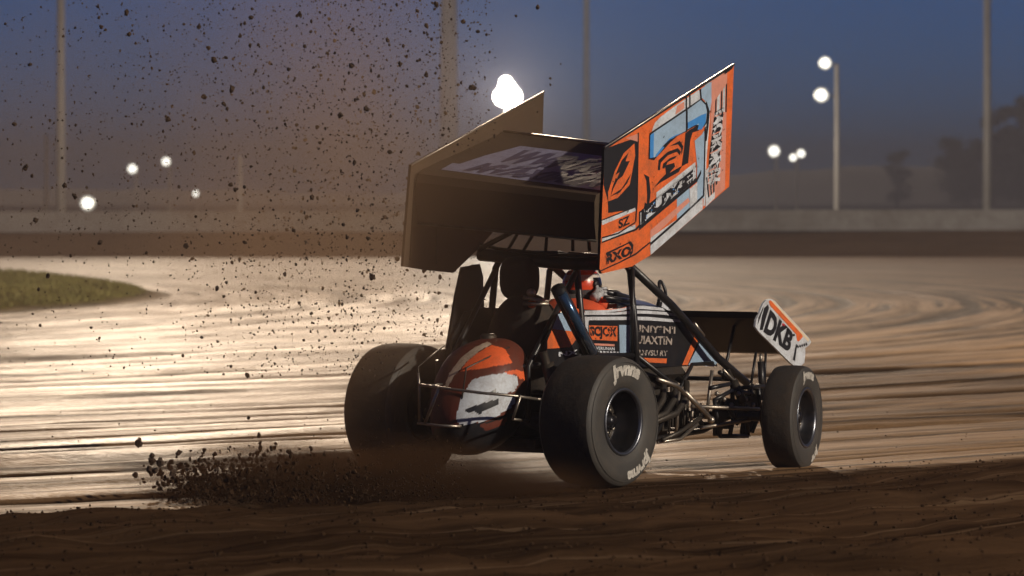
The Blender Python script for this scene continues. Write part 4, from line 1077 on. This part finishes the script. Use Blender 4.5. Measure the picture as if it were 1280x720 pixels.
for px, py, s in ((290, 111, .026), (255, 121, .022), (18, 155, .018), (158, 16, .022), (280, 130, .018), (284, 136, .014), (210, 149, .020), (45, 275, .022), (125, 303, .019), (60, 345, .020), (579, 27, .018), (533, 32, .018), (500, 80, .018), (439, 82, .018), (455, 118, .018), (306, 303, .014), (290, 328, .016), (390, 247, .016), (443, 203, .016), (447, 263, .014), (465, 346, .024), (40, 220, .015), (183, 316, .015), (300, 45, .014), (672, 9, .015), (688, 98, .010), (688, 106, .010), (645, 20, .009), (701, 80, .007), (672, 140, .008)):
    spots.append((px, py, random.uniform(27, 30), s))
for k in range(22):      # bigger lumps kicked up low to the left of the rear wheel
    px = random.gauss(215, 28); py = random.gauss(583, 14); spots.append((px, min(py, 604), random.uniform(27.5, 29), random.uniform(.012, .030)))
for k, (px, py, D_, s) in enumerate(spots):
    o = bpy.data.objects.new('dirt_clod', protos[k % 7]); COL.objects.link(o); z = max(.03, ZH(py, D_)); o.location = W(px, D_, z)
    o.scale = (s, s, s * random.uniform(.8, 1.3)); o.rotation_euler = [random.uniform(0, 6.28) for _ in range(3)]
    lb_ = {(290, 111): 'biggest clod high in the air, on the right of two close together', (255, 121): 'big dark clod just left of and below the biggest one', (18, 155): 'large clod hanging at the left edge below the sky', (158, 16): 'ragged clod near the top of the picture, right of the left pole', (125, 303): 'clod passing in front of the dirt bank on the left', (60, 345): 'clod flying just above the infield grass', (579, 27): 'dark clod at the top right beside the thick tan pole', (533, 32): 'dark clod at the top left beside the thick tan pole', (465, 346): 'large clod over the pale track left of the upright brace', (45, 275): 'wide dark clod in front of the far wall at the left'}.get((px, py))
    tag(o, lb_ or 'small brown clod of dirt thrown up behind the rear wheels of the car', 'dirt clod', 'dirt clods flying behind the car')
# the fine spray: uncountable
pv = np.array([tuple(v.co) for v in protos[0].vertices])
ico = bmesh.new(); bmesh.ops.create_icosphere(ico, subdivisions=1, radius=1); iv = np.array([tuple(v.co) for v in ico.verts]); iff = [tuple(v.index for v in f.verts) for f in ico.faces]; ico.free()
vs = []; fs = []
def speck(p, s):
    o = len(vs); q_ = iv * (s * np.array([1, random.uniform(.6, 1), random.uniform(.7, 1.5)])) * (1 + .3 * rng.standard_normal((len(iv), 1)))
    vs.extend((q_ + np.array(p)).tolist()); fs.extend([tuple(i_ + o for i_ in f) for f in iff])
for k in range(6500):
    px, py, D_ = sample_air(); speck(W(px, D_, ZH(py, D_)), random.uniform(.0018, .0062) * (1 if random.random() < .86 else 1.6))
b = MB(); b.add(vs, fs, clod_m); tag(b.build('dirt_spray'), 'fine brown dirt spray flung up behind the rear wheels', 'dirt', kind='stuff')
vs = []; fs = []
for k in range(900):
    px = 175 + 330 * random.triangular(0, 1, .35); D_ = random.uniform(27.6, 29.2); speck(W(px, D_, abs(random.gauss(.08, .10)) + .02), random.uniform(.006, .017))
for k in range(6500):    # dense low sheet off the tyres
    t = random.random() ** .8; px = 575 - 350 * t + random.gauss(0, 14); D_ = random.uniform(27.4, 29.6); z = abs(random.gauss(0, .07 + .05 * (1 - t))) * (1 if random.random() < .93 else 2.2)
    speck(W(px, D_, .02 + z), random.uniform(.0015, .006))
crumb_m = mat('dirt_crumb', (.040, .022, .012), 1.0, var=.8, dirt_col=(.07, .04, .022), scale=9, spec=0)
b = MB(); b.add(vs, fs, crumb_m); tag(b.build('low_roost'), 'dark low sheet of churned dirt skimming the ground left of the rear wheels', 'dirt', kind='stuff')
# crumbs lying on the track
vs = []; fs = []
for k in range(5000):
    D_ = random.uniform(21, 40); px = random.uniform(-40, 1320); p = W(px, D_)
    r = math.hypot(p.x - CC[0], p.y - CC[1])
    if r < R_EDGE - .4 and random.random() < .93: continue
    z = float(ground_h(np.array([p.x]), np.array([p.y]))[0]); speck((p.x, p.y, z), random.uniform(.003, .009) if r < R_EDGE else random.uniform(.004, .014))
b = MB(); crumb_m = mat('dirt_crumb', (.040, .022, .012), 1.0, var=.8, dirt_col=(.07, .04, .022), scale=9, spec=0)
b = MB(); b.add(vs, fs, crumb_m); tag(b.build('loose_dirt'), 'loose crumbs of dirt scattered over the track surface', 'dirt', kind='stuff')
